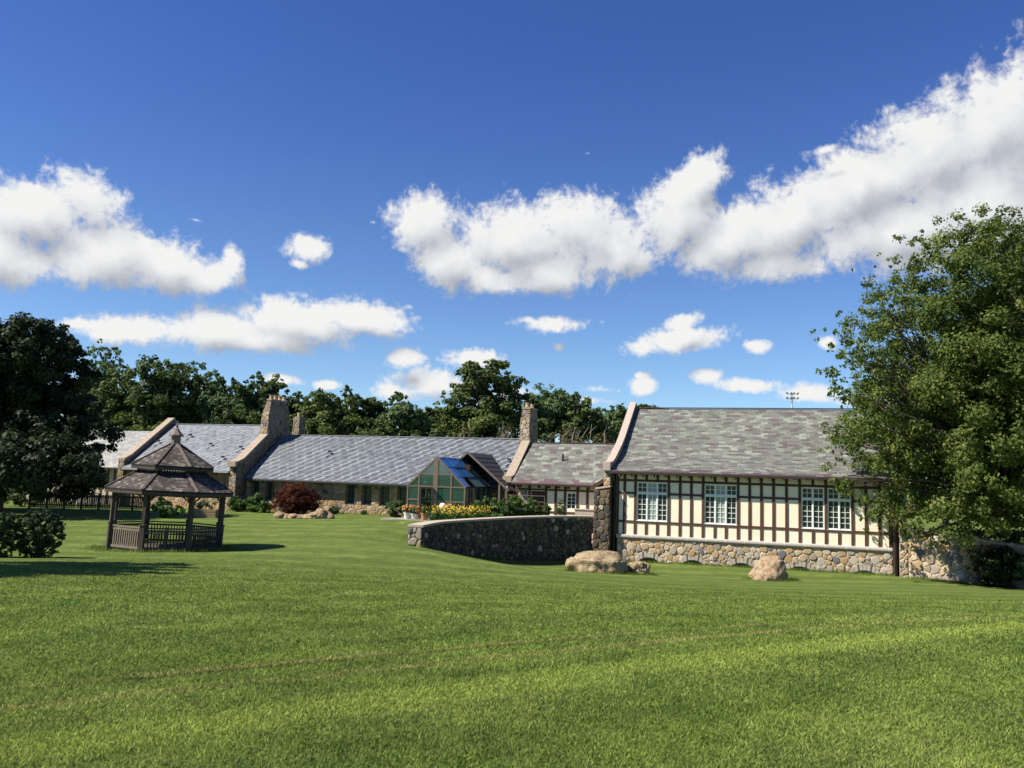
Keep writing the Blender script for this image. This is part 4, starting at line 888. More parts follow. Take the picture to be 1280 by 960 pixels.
mb = MB(); mb.bar((km, kf-.03, ka), (kl-.1, kf-.03, ke-.08), .12, .20, (0, 1, 0)); mb.bar((km, kf-.03, ka), (kr+.1, kf-.03, ke-.08), .12, .20, (0, 1, 0)); K0.part('barge_boards', mb, 'brown_metal')
mb = MB()
for u in (kr-.12, kr-.62, kl+.12): mb.box(u-.07, u+.07, kf+.02, kf+.16, -1.6, ke+.05 if u != kr-.62 else ke+.45)
mb.box(kr-.2, kr-.06, 6.7, 6.84, -1.6, ke-.05); K0.part('posts', mb, 'brown_metal')
mb = MB(); mb.face([(kr-.13, kf+.16, -1.6), (kr-.13, 7.28, -1.6), (kr-.13, 7.28, ke-.1), (kr-.13, kf+.16, ke-.1)]); K0.part('side_panel', mb, 'interior_dark')
mb = MB(); mb.box(-8.95, -8.62, 5.35, 5.42, .66, .72); mb.box(-8.95, -8.89, 5.35, 5.42, .45, .66); mb.box(-8.68, -8.62, 5.35, 5.42, .45, .66); K0.part('gutter_bracket', mb, 'white_paint')
leaf('shrub_dark', [(0, (.022, .044, .016)), (.5, (.040, .072, .024)), (1, (.066, .105, .034))], .2)
# ------------------------------------------------------------------ gazebo
def gazebo():
    cx, cy = -13.36, 34.05; cz = ground(cx, cy)+.02
    g = empty('gazebo', (cx, cy, cz)); g.rotation_euler = (0, R_(1.6), R_(21))
    tag(g, 'weathered octagonal wooden gazebo with a two tiered shingle roof, leaning slightly', 'gazebo')
    zf = lambda z: z+1.72                # heights were read in the lawn's own level
    RB = 2.13; ang = [math.pi*(k+.5)/4 for k in range(8)]; C = [Vector((math.cos(a), math.sin(a), 0)) for a in ang]
    WD, PW = M['weathered_wood'], M['pale_wood']
    mb = MB(); mb.prism([(c.x*(RB-.02), c.y*(RB-.02)) for c in C], 'z', -.15, .10); mb.build('floor', WD, g)
    for c in C:
        mb = MB(); a = c*RB; mb.bar(a+Vector((0, 0, -.15)), a+Vector((0, 0, .98)), .17, .17, (c.x, c.y, 0)); mb.bar(a+Vector((0, 0, .98)), a+Vector((0, 0, 1.03)), .21, .21, (c.x, c.y, 0)); mb.bar(a+Vector((0, 0, 1.03)), a+Vector((0, 0, 2.22)), .115, .115, (c.x, c.y, 0))
        p = mb.build('post', WD, g)
        for sg in (-1, 1):               # the little curved braces under the eave beam
            tdir = Vector((-c.y, c.x, 0))*sg; tdir = (tdir-c*.38).normalized(); b = MB()
            pts = [a+Vector((0, 0, 2.14-.42*(1-k/4)))+tdir*(.03+.40*(1-math.cos(k/4*math.pi/2))) for k in range(5)]
            b.tube(pts, .032, 6); b.build('brace', WD, p)
    for k in range(8):
        a, b = C[k]*RB, C[(k+1) % 8]*RB; d = (b-a).normalized(); a, b = a+d*.11, b-d*.11; Z = lambda z: Vector((0, 0, z))
        gate = (k == 3)
        mb = MB()
        if not gate:
            mb.bar(a+Z(.90), b+Z(.90), .09, .05); mb.bar(a+Z(.80), b+Z(.80), .045, .07); mb.bar(a+Z(.16), b+Z(.16), .06, .09)
            L = (b-a).length; n = 13
            for i in range(1, n): p = a.lerp(b, i/n); mb.bar(p+Z(.18), p+Z(.82), .035, .045, (d.x, d.y, 0))
            if k in (5,): mb.bar(a.lerp(b, .5)+Z(-.1), a.lerp(b, .5)+Z(.95), .08, .08, (d.x, d.y, 0))
            mb.build('railing', PW if k in (4,) else WD, g)  # front-left railing paler: its sunlight put into the wood colour
            if k not in (5,):
                s = MB(); ia, ib = C[k]*(RB-.10), C[(k+1) % 8]*(RB-.10); ja, jb = C[k]*(RB-.52), C[(k+1) % 8]*(RB-.52)
                s.hexa([ia+Z(.42), ja+Z(.42), jb+Z(.42), ib+Z(.42), ia+Z(.46), ja+Z(.46), jb+Z(.46), ib+Z(.46)])
                s.bar((ja+jb)/2+Z(.05), (ja+jb)/2+Z(.42), .08, .08); s.build('bench', WD, g)
        h = MB(); h.bar(C[k]*(RB+.02)+Z(2.16), C[(k+1) % 8]*(RB+.02)+Z(2.16), .09, .16); h.build('eave_beam', WD, g)
    def tier(nm, r0, z0_, r1, z1_, th=.06):
        mb = MB(); hips = []
        for k in range(8):
            a0, b0, a1, b1 = C[k]*r0, C[(k+1) % 8]*r0, C[k]*r1, C[(k+1) % 8]*r1
            a0, b0, a1, b1 = [p+Vector((0, 0, z)) for p, z in ((a0, z0_), (b0, z0_), (a1, z1_), (b1, z1_))]
            w0, w1 = (b0-a0).length, (b1-a1).length; sl = ((a1+b1)/2-(a0+b0)/2).length; o = k*7.3
            uv = [(o-w0/2, 0), (o+w0/2, 0), (o+w1/2, sl), (o-w1/2, sl)]
            mb.face([a0, b0, b1, a1], uv); dz = Vector((0, 0, th)); mb.face([a0-dz, b0-dz, b1-dz, a1-dz], uv); mb.face([a0, b0, b0-dz, a0-dz])
            hip = MB(); hip.bar(a0+Vector((0, 0, .02)), a1+Vector((0, 0, .02)), .10, .03); hips.append((hip, k))
        o = mb.build(nm, M['cedar_shingle'], g); [h.build('hip_cap', PW if k == 6 else WD, o) for h, k in hips]
        f = MB()
        for k in range(8): f.bar(C[k]*(r0-.03)+Vector((0, 0, z0_-th-.05)), C[(k+1) % 8]*(r0-.03)+Vector((0, 0, z0_-th-.05)), .04, .11)
        f.build('fascia', WD, o)
    tier('lower_roof', 2.50, zf(.58), 1.36, zf(1.24)); 
    mb = MB()
    for k in range(8):
        a, b = C[k]*1.34, C[(k+1) % 8]*1.34; mb.bar(a+Vector((0, 0, zf(1.13))), b+Vector((0, 0, zf(1.13))), .06, .1); mb.bar(a+Vector((0, 0, zf(1.46))), b+Vector((0, 0, zf(1.46))), .06, .08); mb.bar(a+Vector((0, 0, zf(1.13))), a+Vector((0, 0, zf(1.48))), .08, .08)
        for i in range(1, 10): p = a.lerp(b, i/10); mb.bar(p+Vector((0, 0, zf(1.13))), p+Vector((0, 0, zf(1.46))), .04, .03)
    mb.build('clerestory', WD, g)
    tier('upper_roof', 1.62, zf(1.50), .20, zf(2.36))
    c8 = lambda r, z: [(math.cos(a)*r, math.sin(a)*r, z) for a in ang]
    mb = MB(); R = [c8(.22, zf(2.28)), c8(.22, zf(2.36)), c8(.19, zf(2.38)), c8(.19, zf(2.72))]
    for p, q in zip(R, R[1:]):
        for k in range(8): mb.face([p[k], p[(k+1) % 8], q[(k+1) % 8], q[k]])
    cu = mb.build('cupola', PW, g)
    mb = MB(); R = [c8(.30, zf(2.68)), c8(.30, zf(2.72)), c8(.16, zf(2.86)), c8(.06, zf(3.0)), c8(.03, zf(3.03))]
    for p, q in zip(R, R[1:]):
        for k in range(8): mb.face([p[k], p[(k+1) % 8], q[(k+1) % 8], q[k]])
    mb.face(R[0][::-1]); mb.build('cupola_roof', PW, cu)
    mb = MB(); mb.lathe([(.03, 0), (.055, .04), (.03, .09), (.015, .13), (.01, .22)], (0, 0, zf(3.02)), 8); mb.build('finial', WD, cu)
gazebo()

# ------------------------------------------------------------------ boulders
def boulder(name, label, loc, size, seed, mat, rough=.16, flat=.25, shape=None, rz=0, group=None):
    bm = bmesh.new(); bmesh.ops.create_icosphere(bm, subdivisions=5, radius=1); o3 = Vector((seed*3.1, seed*1.7, seed*.9))
    for v in bm.verts:
        p = v.co.copy(); n = p.normalized()
        d = 1+mnoise.fractal(p*1.1+o3, 1.0, 2.1, 3)*rough*1.6
        cell = mnoise.voronoi(p*1.3+o3)[0]; d += (cell[1]-cell[0])*rough*.9-.07; cell = mnoise.voronoi(p*3.1+o3)[0]; d += (cell[1]-cell[0])*rough*.35
        d += mnoise.fractal(p*5+o3, .9, 2, 4)*rough*.22
        q = n*d
        if shape: q = shape(q)
        if q.z < -flat: q.z = -flat+(q.z+flat)*.15
        v.co = Vector((q.x*size[0], q.y*size[1], (q.z+flat*.75)*size[2]))
    me = bpy.data.meshes.new(name); bm.to_mesh(me); bm.free(); me.materials.append(mat)
    for p in me.polygons: p.use_smooth = True
    o = bpy.data.objects.new(name, me); col.objects.link(o); o.location = loc; o.rotation_euler = (0, 0, rz); tag(o, label, 'boulder', group); return o
def rock_mat(name, lo, hi, stain):
    m, t = material(name); P = obj_co(t); n = t.noise(P, 1.6, 6, .65); f = t.noise(P, 9, 5, .7); v = t.n('TexVoronoi', {'Vector': t.v('ADD', P, t.v('MULTIPLY', t.noise(P, 2, 3, .6, 1), (.5, .5, .5))), 'Scale': 2.2}, feature='DISTANCE_TO_EDGE').outputs['Distance']
    c = t.mix(t.smooth(n, .3, .7), lo, hi); c = t.mix(t.m('MULTIPLY', t.smooth(t.noise(P, 3.2, 4, .7), .52, .66), .6), c, stain)
    c = t.mix(.5, c, t.mix(f, (.55, .55, .55), (1.3, 1.3, 1.25)), 'MULTIPLY')
    c = t.mix(t.m('MULTIPLY', t.m('SUBTRACT', 1.0, t.smooth(v, .0, .02)), .18), c, (.14, .11, .08))
    h = t.m('ADD', t.m('MULTIPLY', f, .6), t.m('MULTIPLY', t.smooth(v, 0, .06), .5)); finish(t, bsdf(t, c, .92, h, .9, .06, .12)); return m
rock_mat('tan_rock', (.27, .20, .12), (.38, .30, .19), (.20, .13, .065)); rock_mat('pale_rock', (.29, .205, .13), (.40, .305, .20), (.28, .15, .065))
def big_shape(q):                        # flat-topped, long to the left, undercut at its right front
    q = q.copy(); q.z *= 1.0 if q.z < .45 else .75
    if q.x > .15: q.z -= (q.x-.15)*.15
    k = max(0, q.x-.05)*max(0, .45-q.z)
    q.x -= k*.55; q.y += k*.35 if q.y < 0 else 0
    return q
pb = at(757, 715, 41.0); boulder('boulder', 'big tan flat topped boulder on the lawn before the garden wall', (pb.x, 41.6, ground(pb.x, 41.6)-.02), (1.62, 1.15, 1.10), 4, M['tan_rock'], .15, .30, big_shape, .1)
pb = at(799, 713, 42.0); boulder('boulder', 'low brown rock leaning at the right end of the big boulder', (pb.x, 42.4, ground(pb.x, 42.4)-.02), (.62, .6, .56), 9, M['tan_rock'], .2, .3, None, .5)
def pyr(q):
    q = q.copy(); k = 1-max(0, q.z)*.30; q.x *= k; q.y *= k
    if q.z > .62: q.z = .62+(q.z-.62)*.45; q.x += .1*q.z
    if q.x > .3 and q.z > -.2: q.x -= (q.x-.3)*.4
    return q
pb = at(969, 722, 42.0); boulder('boulder', 'upright pale boulder like a rough pyramid in front of the cellar windows', (pb.x, 42.5, ground(pb.x, 42.5)-.04), (1.06, .8, 1.14), 17, M['pale_rock'], .20, .32, pyr, .3)

# ------------------------------------------------------------------ plants
def leaf_quads(pts, nrm, L, Wd, r, droop=0.0):
    """pointed four-cornered leaves at pts, lying across nrm"""
    n = len(pts); t_ = r.normal(size=(n, 3)); t_[:, 2] -= droop
    t_ -= nrm*(t_*nrm).sum(1, keepdims=True); t_ /= np.linalg.norm(t_, axis=1, keepdims=True)+1e-9
    s_ = np.cross(nrm, t_); l = (L*(.65+.7*r.random(n)))[:, None]; w_ = (Wd*(.65+.7*r.random(n)))[:, None]
    V = np.empty((n, 4, 3)); V[:, 0] = pts-t_*l*.5; V[:, 1] = pts+s_*w_*.5; V[:, 2] = pts+t_*l*.5; V[:, 3] = pts-s_*w_*.5
    return V.reshape(-1, 3)
def unit(r, n):
    v = r.normal(size=(n, 3)); return v/np.linalg.norm(v, axis=1, keepdims=True)
def crown_points(lobes, nclump, nleaf, r, shell=.55, cl=.24, up=.35):
    """lobes (cx, cy, cz, rx, ry, rz): clumps of leaves spread through the lobes' volume, thicker near their surface"""
    lob = np.array(lobes, float); vol = lob[:, 3]*lob[:, 4]*lob[:, 5]; vol = vol**.75; pick = r.choice(len(lob), nclump, p=vol/vol.sum())
    d = unit(r, nclump); rad = shell+(1-shell)*r.random(nclump)**.8; rad = np.where(r.random(nclump) < .12, rad*1.08, rad)
    cc = lob[pick, :3]+d*rad[:, None]*lob[pick, 3:]
    cs = (lob[pick, 3:].mean(1)*cl)*(.6+.8*r.random(nclump)); k = r.choice(nclump, nleaf, p=cs**2/(cs**2).sum())
    e = unit(r, nleaf); rr = r.random(nleaf)**(1/2.2); off = e*rr[:, None]*cs[k][:, None]; off[:, 2] *= .75
    P = cc[k]+off; N = e*.8+d[k]*.5+r.normal(size=(nleaf, 3))*.55; N[:, 2] += up; N /= np.linalg.norm(N, axis=1, keepdims=True)
    tint = np.clip(.5+.22*r.normal(size=nclump)[k]+.20*r.normal(size=nleaf), 0, 1)
    return P, N, tint, cc
def foliage(name, P, N, tint, L, Wd, mat, parent, r, droop=0.0):
    V = leaf_quads(P, N, L, Wd, r, droop); n = len(P)
    return raw_mesh(name, V, (np.arange(n*4), 4), mat, np.repeat(tint, 4), parent)
def limb(mb, a, b, r0, r1, rr, bend=.12, n=5):
    a, b = Vector(a), Vector(b); L = (b-a).length; k1 = Vector((rr.uniform(-1, 1), rr.uniform(-1, 1), rr.uniform(0, 1)))*L*bend
    pts = [a.lerp(b, i/n)+k1*math.sin(math.pi*i/n) for i in range(n+1)]; mb.tube(pts, [r0+(r1-r0)*i/n for i in range(n+1)], 7)
def tree(name, label, x, y, lobes, trunk_r, leafmat, nclump, nleaf, L, Wd, seed, group=None, shell=.55, cl=.24, fork=.35, stems=1, bark='bark', z=None, droop=0.0, cat='tree', twigs=.35):
    """lobes are relative to the foot of the trunk"""
    r = np.random.default_rng(seed); rr = random.Random(seed); z = ground(x, y)-.05 if z is None else z
    root = empty(name, (x, y, z)); tag(root, label, cat, group)
    P, N, tint, cc = crown_points(lobes, nclump, nleaf, r, shell, cl)
    keep = P[:, 2] > .05
    foliage('crown', P[keep], N[keep], tint[keep], L, Wd, M[leafmat], root, r, droop)
    mb = MB(); top = max(l[2] for l in lobes); hz = min(l[2]-l[5]*.6 for l in lobes); fk = max(.3, hz+fork*(top-hz)*.4)
    cx = sum(l[0] for l in lobes)/len(lobes); cy = sum(l[1] for l in lobes)/len(lobes)
    for s in range(stems):
        o = Vector((rr.uniform(-1, 1), rr.uniform(-1, 1), 0))*trunk_r*1.6*(stems > 1); f = Vector((cx*.25, cy*.25, fk))+o*2.5
        mb.tube([o+Vector((0, 0, -.3)), o+Vector((0, 0, .12)), o*1.2+Vector((0, 0, fk*.35)), f], [trunk_r*1.5, trunk_r*1.15, trunk_r, trunk_r*.85], 9)
    for l in lobes:
        c = Vector(l[:3]); c = f.lerp(c, .86); s = f.lerp(Vector((c.x*.4, c.y*.4, c.z-l[5]*.3)), .4) if c.z > fk+1 else f
        limb(mb, f, c, trunk_r*.42, trunk_r*.12, rr)
        near = sorted(cc.tolist(), key=lambda q: (Vector(q)-c).length)[:max(2, int(nclump/len(lobes)*twigs))]
        for q in near[::2]: limb(mb, c.lerp(f, rr.uniform(.05, .5)), q, trunk_r*.18, trunk_r*.05, rr, .1, 3)
    mb.build('trunk', M[bark], root, smooth=True, weld=False)
    return root
def px_lobes(base, Y, items, depth=1.0, dy=None, seed=1):
    """crown masses read off the photograph (bearing, height, half width, half height) as real masses round the tree's own depth"""
    rr = random.Random(seed); out = []
    for i, (px, py, rx, ry) in enumerate(items):
        yy = Y+(rr.uniform(-1, 1) if dy is None else dy[i])*depth; p = at(px, py, yy); k = yy/FPX
        out.append((p.x-base[0], yy-base[1], p.z-base[2], rx*k, (rx+ry)*.5*k, ry*k))
    return out
# the big tree at the right
bx, by = 28.3, 43.2; bz = ground(bx, by)
items = [(1215,345,92,82), (1255,300,70,45), (1200,295,42,34), (1120,425,72,66), (1120,345,40,30), (1060,412,34,34), (1045,470,26,40), (1150,520,100,92), (1085,520,48,55), (1250,470,120,130), (1075,590,42,50), (1050,600,22,28), (1100,640,30,26), (1190,600,100,66), (1130,610,60,50), (1230,640,80,42), (1160,665,32,20), (1290,370,90,100), (1310,560,120,120), (1340,440,120,150), (1420,520,110,120), (1400,380,90,110), (1180,430,70,70), (1110,500,70,60), (1200,500,90,80), (1240,570,80,60), (1270,640,60,40), (1120,570,60,50), (1050,560,30,36), (1062,500,34,34), (1035,415,22,16), (1090,640,26,26), (1150,650,50,34), (1210,670,50,22), (1130,672,22,18), (1240,660,40,24), (1105,335,30,22), (1090,372,40,34), (1150,308,42,30), (1062,450,42,42), (1046,545,28,32), (1035,590,20,22), (1120,380,46,44), (1098,420,44,44), (1160,340,44,40), (1075,340,16,14), (1030,408,20,14)]
rr_ = random.Random(3); dys = [rr_.uniform(-1, 1) for _ in items]
tree('birch_tree', 'large leafy light green tree overhanging the right end of the hall', bx, by, px_lobes((bx, by, bz), 43.6, items, 4.2, dys), .22, 'birch_leaf', 2150, 345000, .185, .115, 21, shell=.25, cl=.175, stems=3, z=bz-.05, droop=.7, twigs=.12)
# a few loose sprays that break its outline on the left
# the dark maple at the left
lx, ly = -33.0, 56.0; lz = ground(lx, ly)
items = [(22,445,70,52), (70,470,52,48), (-20,450,60,50), (20,520,85,70), (80,540,55,60), (-40,540,80,80), (30,580,95,42), (104,588,34,34), (60,420,34,26), (-60,480,60,60), (-50,590,70,35), (60,600,60,26), (110,540,30,40)]
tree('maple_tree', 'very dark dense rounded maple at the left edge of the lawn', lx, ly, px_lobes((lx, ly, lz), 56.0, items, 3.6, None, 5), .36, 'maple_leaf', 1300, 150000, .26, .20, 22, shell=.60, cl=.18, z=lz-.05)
# the tree just outside the picture whose shade lies across the lawn at the left
tree('lawn_tree', 'tall slender tree on the lawn nearest to the camera, left of the gazebo', -17.6, 18.0, [(0, 0, 6.6, 2.9, 3.4, 2.0), (.8, 3.2, 5.8, 2.2, 2.8, 1.8), (-.2, -3.4, 5.2, 2.4, 3.0, 1.8), (.2, .4, 7.6, 1.8, 2.0, 1.4)], .2, 'oak_leaf', 240, 26000, .26, .20, 23, shell=.45)
# woods behind the roofs: each tree its own
WOODS = 'trees standing behind the roofs'
bk = [  # name, label, bearing, distance, leaf, items, leaves
 ('oak_tree', 'broad oak rising highest behind the stone wing with sky showing between its limbs', 608, 92, 'oak_leaf', [(608,475,34,26),(640,480,22,22),(588,470,24,22),(575,500,26,22),(555,508,18,16),(625,515,38,30),(600,530,48,28),(648,500,16,20),(602,455,16,12),(570,530,30,22)], 15000),
 ('roadside_tree', 'pale green tree top just showing past the dark maple', 122, 100, 'ash_leaf', [(118,442,16,18),(125,470,20,26),(112,500,26,36)], 5200),
 ('roadside_tree', 'slim upright dark tree right of the maple with a knobbly top', 145, 96, 'wood_leaf', [(143,448,17,17),(147,474,24,20),(140,505,30,30),(150,530,30,30)], 8000),
 ('broad_tree', 'broad dark round headed tree left of the gazebo roof', 200, 95, 'wood_leaf', [(192,462,26,24),(215,468,26,24),(180,490,32,28),(208,500,40,36),(235,500,24,34),(195,528,50,28)], 13000),
 ('roadside_tree', 'lighter feathery tree between two dark ones above the grey roof', 245, 98, 'ash_leaf', [(240,470,20,18),(250,490,20,22),(246,516,24,26)], 5200),
 ('slim_tree', 'narrow bright poplar like tree above the tall wing', 274, 97, 'ash_leaf', [(268,478,9,18),(278,486,10,18),(272,510,24,26)], 4800),
 ('slim_tree', 'dark green tree of upright shoots beside the first chimney', 300, 94, 'shrub_dark', [(292,488,12,18),(306,492,14,18),(300,512,28,24),(285,520,24,22)], 6400),
 ('roadside_tree', 'leaning leafy tree top directly above the first chimney', 330, 96, 'oak_leaf', [(320,474,14,12),(344,480,16,14),(330,494,22,18),(335,515,30,24)], 6000),
 ('roadside_tree', 'dark tree just right of the first chimney', 370, 97, 'wood_leaf', [(364,496,14,10),(376,502,14,12),(370,522,22,24)], 4600),
 ('broad_tree', 'wide rounded olive green tree behind the middle of the long roof', 410, 93, 'oak_leaf', [(402,505,24,18),(424,508,22,18),(412,526,38,22),(388,524,20,22)], 8600),
 ('roadside_tree', 'tree with a small raised tuft behind the long roof', 440, 96, 'wood_leaf', [(436,490,10,9),(446,508,18,14),(440,526,24,20)], 4600),
 ('roadside_tree', 'mid green pointed tree behind the long roof', 470, 97, 'oak_leaf', [(466,504,14,12),(472,520,22,20),(462,532,24,16)], 4800),
 ('slim_tree', 'pale airy tree with a bare white stem behind the long roof', 502, 90, 'ash_leaf', [(498,500,13,12),(506,512,18,14),(500,528,26,18),(520,526,18,16)], 5000),
 ('roadside_tree', 'low dark tree left of the broad oak', 540, 99, 'wood_leaf', [(535,522,18,14),(548,528,18,16),(540,538,26,14)], 4000),
 ('broad_tree', 'big pale green round headed tree behind the second chimney', 692, 95, 'ash_leaf', [(680,500,28,20),(704,502,26,20),(690,520,42,26),(668,520,24,28)], 9000),
 ('roadside_tree', 'dark bushy tree with a tuft on top right of the second chimney', 726, 92, 'wood_leaf', [(718,494,10,8),(722,512,20,16),(738,516,18,16),(728,534,30,20)], 6200),
 ('slim_tree', 'loose light tree low on the right beside the hall gable', 765, 98, 'ash_leaf', [(758,520,16,14),(774,518,16,14),(766,536,26,20)], 4600),
 ('broad_tree', 'tree far behind the right end of the hall, seen through the light green tree', 1180, 88, 'wood_leaf', [(1150,560,60,40),(1210,565,60,44),(1180,540,50,36),(1180,600,90,40)], 7000),
 ('broad_tree', 'tree far behind the terrace wall at the right edge', 1300, 90, 'oak_leaf', [(1270,560,60,40),(1330,565,60,44),(1300,540,50,36),(1300,600,100,40)], 7000),
 ('broad_tree', 'tree of the wood hidden behind the dark maple, outside the left edge', 20, 96, 'wood_leaf', [(0,470,40,40),(40,480,40,40),(20,520,60,50)], 7000),
 ('broad_tree', 'tree of the wood beyond the left edge, first outside the picture', -90, 98, 'oak_leaf', [(-110,470,45,45),(-60,480,45,45),(-90,525,70,50)], 6500),
 ('broad_tree', 'tree of the wood beyond the left edge, farther out', -210, 95, 'wood_leaf', [(-230,465,50,45),(-180,480,45,45),(-210,525,75,50)], 6500),
 ('broad_tree', 'tree of the wood beyond the left edge, farthest out', -340, 92, 'oak_leaf', [(-360,470,50,45),(-310,480,50,45),(-340,530,80,50)], 6500),
 ('roadside_tree', 'small distant tree peeping over the hall ridge', 815, 120, 'oak_leaf', [(808,512,14,8),(822,516,14,8)], 1600)]
for i, (nm, lb, px, Y, lf, items, n) in enumerate(bk):
    p = at(px, 560, Y); z = ground(p.x, Y)
    tree(nm, lb, p.x, Y, px_lobes((p.x, Y, z), Y, items, 1.6, None, i+40), .3, lf, 110+n//55, int(n*1.5), .36, .25, 60+i, WOODS, shell=.35, cl=.235, z=z-.05, twigs=.25)
# undergrowth along the wood's edge: a continuous mass
def thicket(name, label, segs, mat, n, seed, L=.36, Wd=.26, kind=None, cat=None):
    r = np.random.default_rng(seed); lob = []
    for (px0, px1, pyt, Y) in segs:
        k = max(2, int((px1-px0)/9))
        for j in range(k):
            px = px0+(px1-px0)*(j+.5)/k; yy = Y+r.uniform(-2, 2); top = at(px, pyt+r.uniform(-6, 8), yy); g0 = ground(top.x, yy); h = top.z-g0
            lob.append((top.x, yy, g0+h*.5, 1.5+r.uniform(0, .8), 1.5, h*.5))
    P, N, tint, cc = crown_points(lob, len(lob)*9, n, r, .35, .30)
    V = leaf_quads(P, N, L, Wd, r); o = raw_mesh(name, V, (np.arange(n*4), 4), M[mat], np.repeat(tint, 4)); tag(o, label, cat, kind=kind); return o
thicket('undergrowth', 'dark leafy undergrowth at the edge of the wood behind the roofs', [(60,340,516,90),(340,560,520,89),(560,800,518,93)], 'wood_leaf', 42000, 5, kind='stuff')
thicket('brushwood', 'brownish scrub behind the link roof', [(560,660,530,84),(660,770,532,82)], 'scrub_leaf', 13000, 6, kind='stuff')
def bare_tree(px, pyt, Y, seed, label):
    rr = random.Random(seed); top = at(px, pyt, Y); z = ground(top.x, Y); h = top.z-z; root = empty('bare_tree', (top.x, Y, z)); tag(root, label, 'tree', 'bare trees behind the link roof')
    mb = MB(); limb(mb, (0, 0, -.2), (rr.uniform(-.4, .4), 0, h*.55), .10, .07, rr, .04)
    for i in range(9):
        s = Vector((0, 0, h*rr.uniform(.3, .6))); e = Vector((rr.uniform(-1.8, 1.8), rr.uniform(-.8, .8), h*rr.uniform(.75, 1.0))); limb(mb, s, e, .05, .018, rr, .12)
        for j in range(3): q = s.lerp(e, rr.uniform(.4, .9)); limb(mb, q, q+Vector((rr.uniform(-.8, .8), rr.uniform(-.4, .4), rr.uniform(.3, 1.1))), .022, .01, rr, .1, 3)
    mb.build('trunk', M['dead_wood'], root, weld=False)
bare_tree(722, 528, 80, 1, 'bleached bare tree with forked branches above the link roof'); bare_tree(640, 524, 82, 2, 'thin bare tree left of the second chimney above the long roof'); bare_tree(741, 536, 81, 3, 'small leaning dead tree nearest to the hall gable')
def shrub(name, label, x, y, lobes, mat, n, seed, L=.10, Wd=.06, nclump=70, cat='shrub', group=None, z=None, stem=.03, droop=0.0, shell=.45, cl=.26, shrubby=True):
    r = np.random.default_rng(seed); rr = random.Random(seed); z = ground(x, y)-.03 if z is None else z
    root = empty(name, (x, y, z)); tag(root, label, cat, group)
    P, N, tint, cc = crown_points(lobes, nclump, n, r, shell, cl); k = P[:, 2] > .02
    foliage('foliage', P[k], N[k], tint[k], L, Wd, M[mat], root, r, droop)
    mb = MB()
    for q in cc[:14]: limb(mb, (rr.uniform(-.08, .08), rr.uniform(-.08, .08), -.05), q, stem, stem*.4, rr, .1, 3)
    mb.build('stems', M['bark'], root, weld=False); return root
# two clipped-looking junipers at the left edge
p = at(46, 696, 27.0); shrub('juniper', 'dark vase shaped juniper on the lawn left of the gazebo', p.x, 27.0, [(-.05, 0, .95, .62, .6, .55), (-.38, .1, .75, .42, .45, .6), (.32, 0, .82, .46, .5, .55), (.55, 0, 1.05, .26, .3, .34), (-.3, 0, 1.15, .36, .4, .3), (.15, 0, 1.2, .36, .4, .26), (0, 0, .38, .62, .5, .36), (-.3, 0, .3, .4, .4, .28), (.32, 0, .32, .36, .4, .28)], 'juniper_leaf', 30000, 31, .065, .028, 420, group='junipers on the lawn', shell=.6, cl=.15)
p = at(-14, 699, 26.6); shrub('juniper', 'dark juniper cut off by the left edge of the picture', p.x, 26.6, [(0, 0, .95, .75, .7, .6), (.35, 0, .8, .42, .5, .6), (-.4, 0, .85, .5, .5, .55), (0, 0, .4, .75, .6, .38), (.4, 0, .3, .4, .4, .28)], 'juniper_leaf', 26000, 32, .065, .028, 360, group='junipers on the lawn', shell=.6, cl=.15)
# beds along the fronts
def bed(px, pyb, Y, rx, h, mat, label, seed, name='shrub', n=2600, L=.16, Wd=.10, **k):
    p = at(px, pyb, Y); rr = random.Random(seed); lob = [(rr.uniform(-.5, .5)*rx, rr.uniform(-.2, .2), h*rr.uniform(.42, .6), rx*rr.uniform(.42, .62), rx*.45, h*rr.uniform(.36, .46)) for _ in range(5)]+[(0, 0, h*.4, rx*.8, rx*.5, h*.42)]
    return shrub(name, label, p.x, Y, lob, mat, n, seed, L, Wd, 60, **k)
bed(210, 645, 56, 1.15, 1.35, 'shrub_leaf', 'rounded light green shrub seen through the gazebo', 71, n=3600)
p5 = W(-31.2, 5.3); bed(300, 638, p5.y, 1.3, 1.15, 'shrub_leaf', 'leafy bed shrub at the foot of the first gable, left one', 72, n=3200)
bed(317, 638, W(-29, 5.5).y, 1.2, 1.5, 'shrub_leaf', 'taller leafy shrub at the corner of the long stone wing', 73, n=3200)
bed(330, 640, W(-28, 5.2).y, .75, .95, 'shrub_leaf', 'small light shrub between the tall bed shrub and the red maple', 74, n=1500)
bed(496, 651, W(-16.6, 3.4).y, 1.0, 1.45, 'box_leaf', 'dense dark green box bush left of the greenhouse', 75, n=4200, L=.10, Wd=.07)
bed(418, 645, W(-23, 6.4).y, .55, .7, 'ash_leaf', 'pale grassy plant against the wing wall right of the red maple', 76, n=500)
bed(455, 645, W(-20.6, 6.7).y, .28, .4, 'box_leaf', 'tiny dark plant under the wing windows', 77, n=260)
bed(28, 638, 66, 2.0, 1.9, 'shrub_dark', 'shaded shrub behind the trunk of the dark maple', 78, n=2600)
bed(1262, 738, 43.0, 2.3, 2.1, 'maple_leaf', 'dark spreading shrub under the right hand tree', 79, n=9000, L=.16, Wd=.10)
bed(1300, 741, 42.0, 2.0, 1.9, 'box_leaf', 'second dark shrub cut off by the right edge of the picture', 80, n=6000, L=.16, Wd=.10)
bed(1240, 700, 43.6, 1.5, 2.5, 'scrub_leaf', 'thin reddish twiggy shrub against the terrace wall', 86, n=1400, L=.14, Wd=.06)
bed(1165, 668, 49.5, 1.9, 2.6, 'shrub_dark', 'dark bush behind the terrace wall beside the hall corner', 87, n=4200, L=.18, Wd=.11)
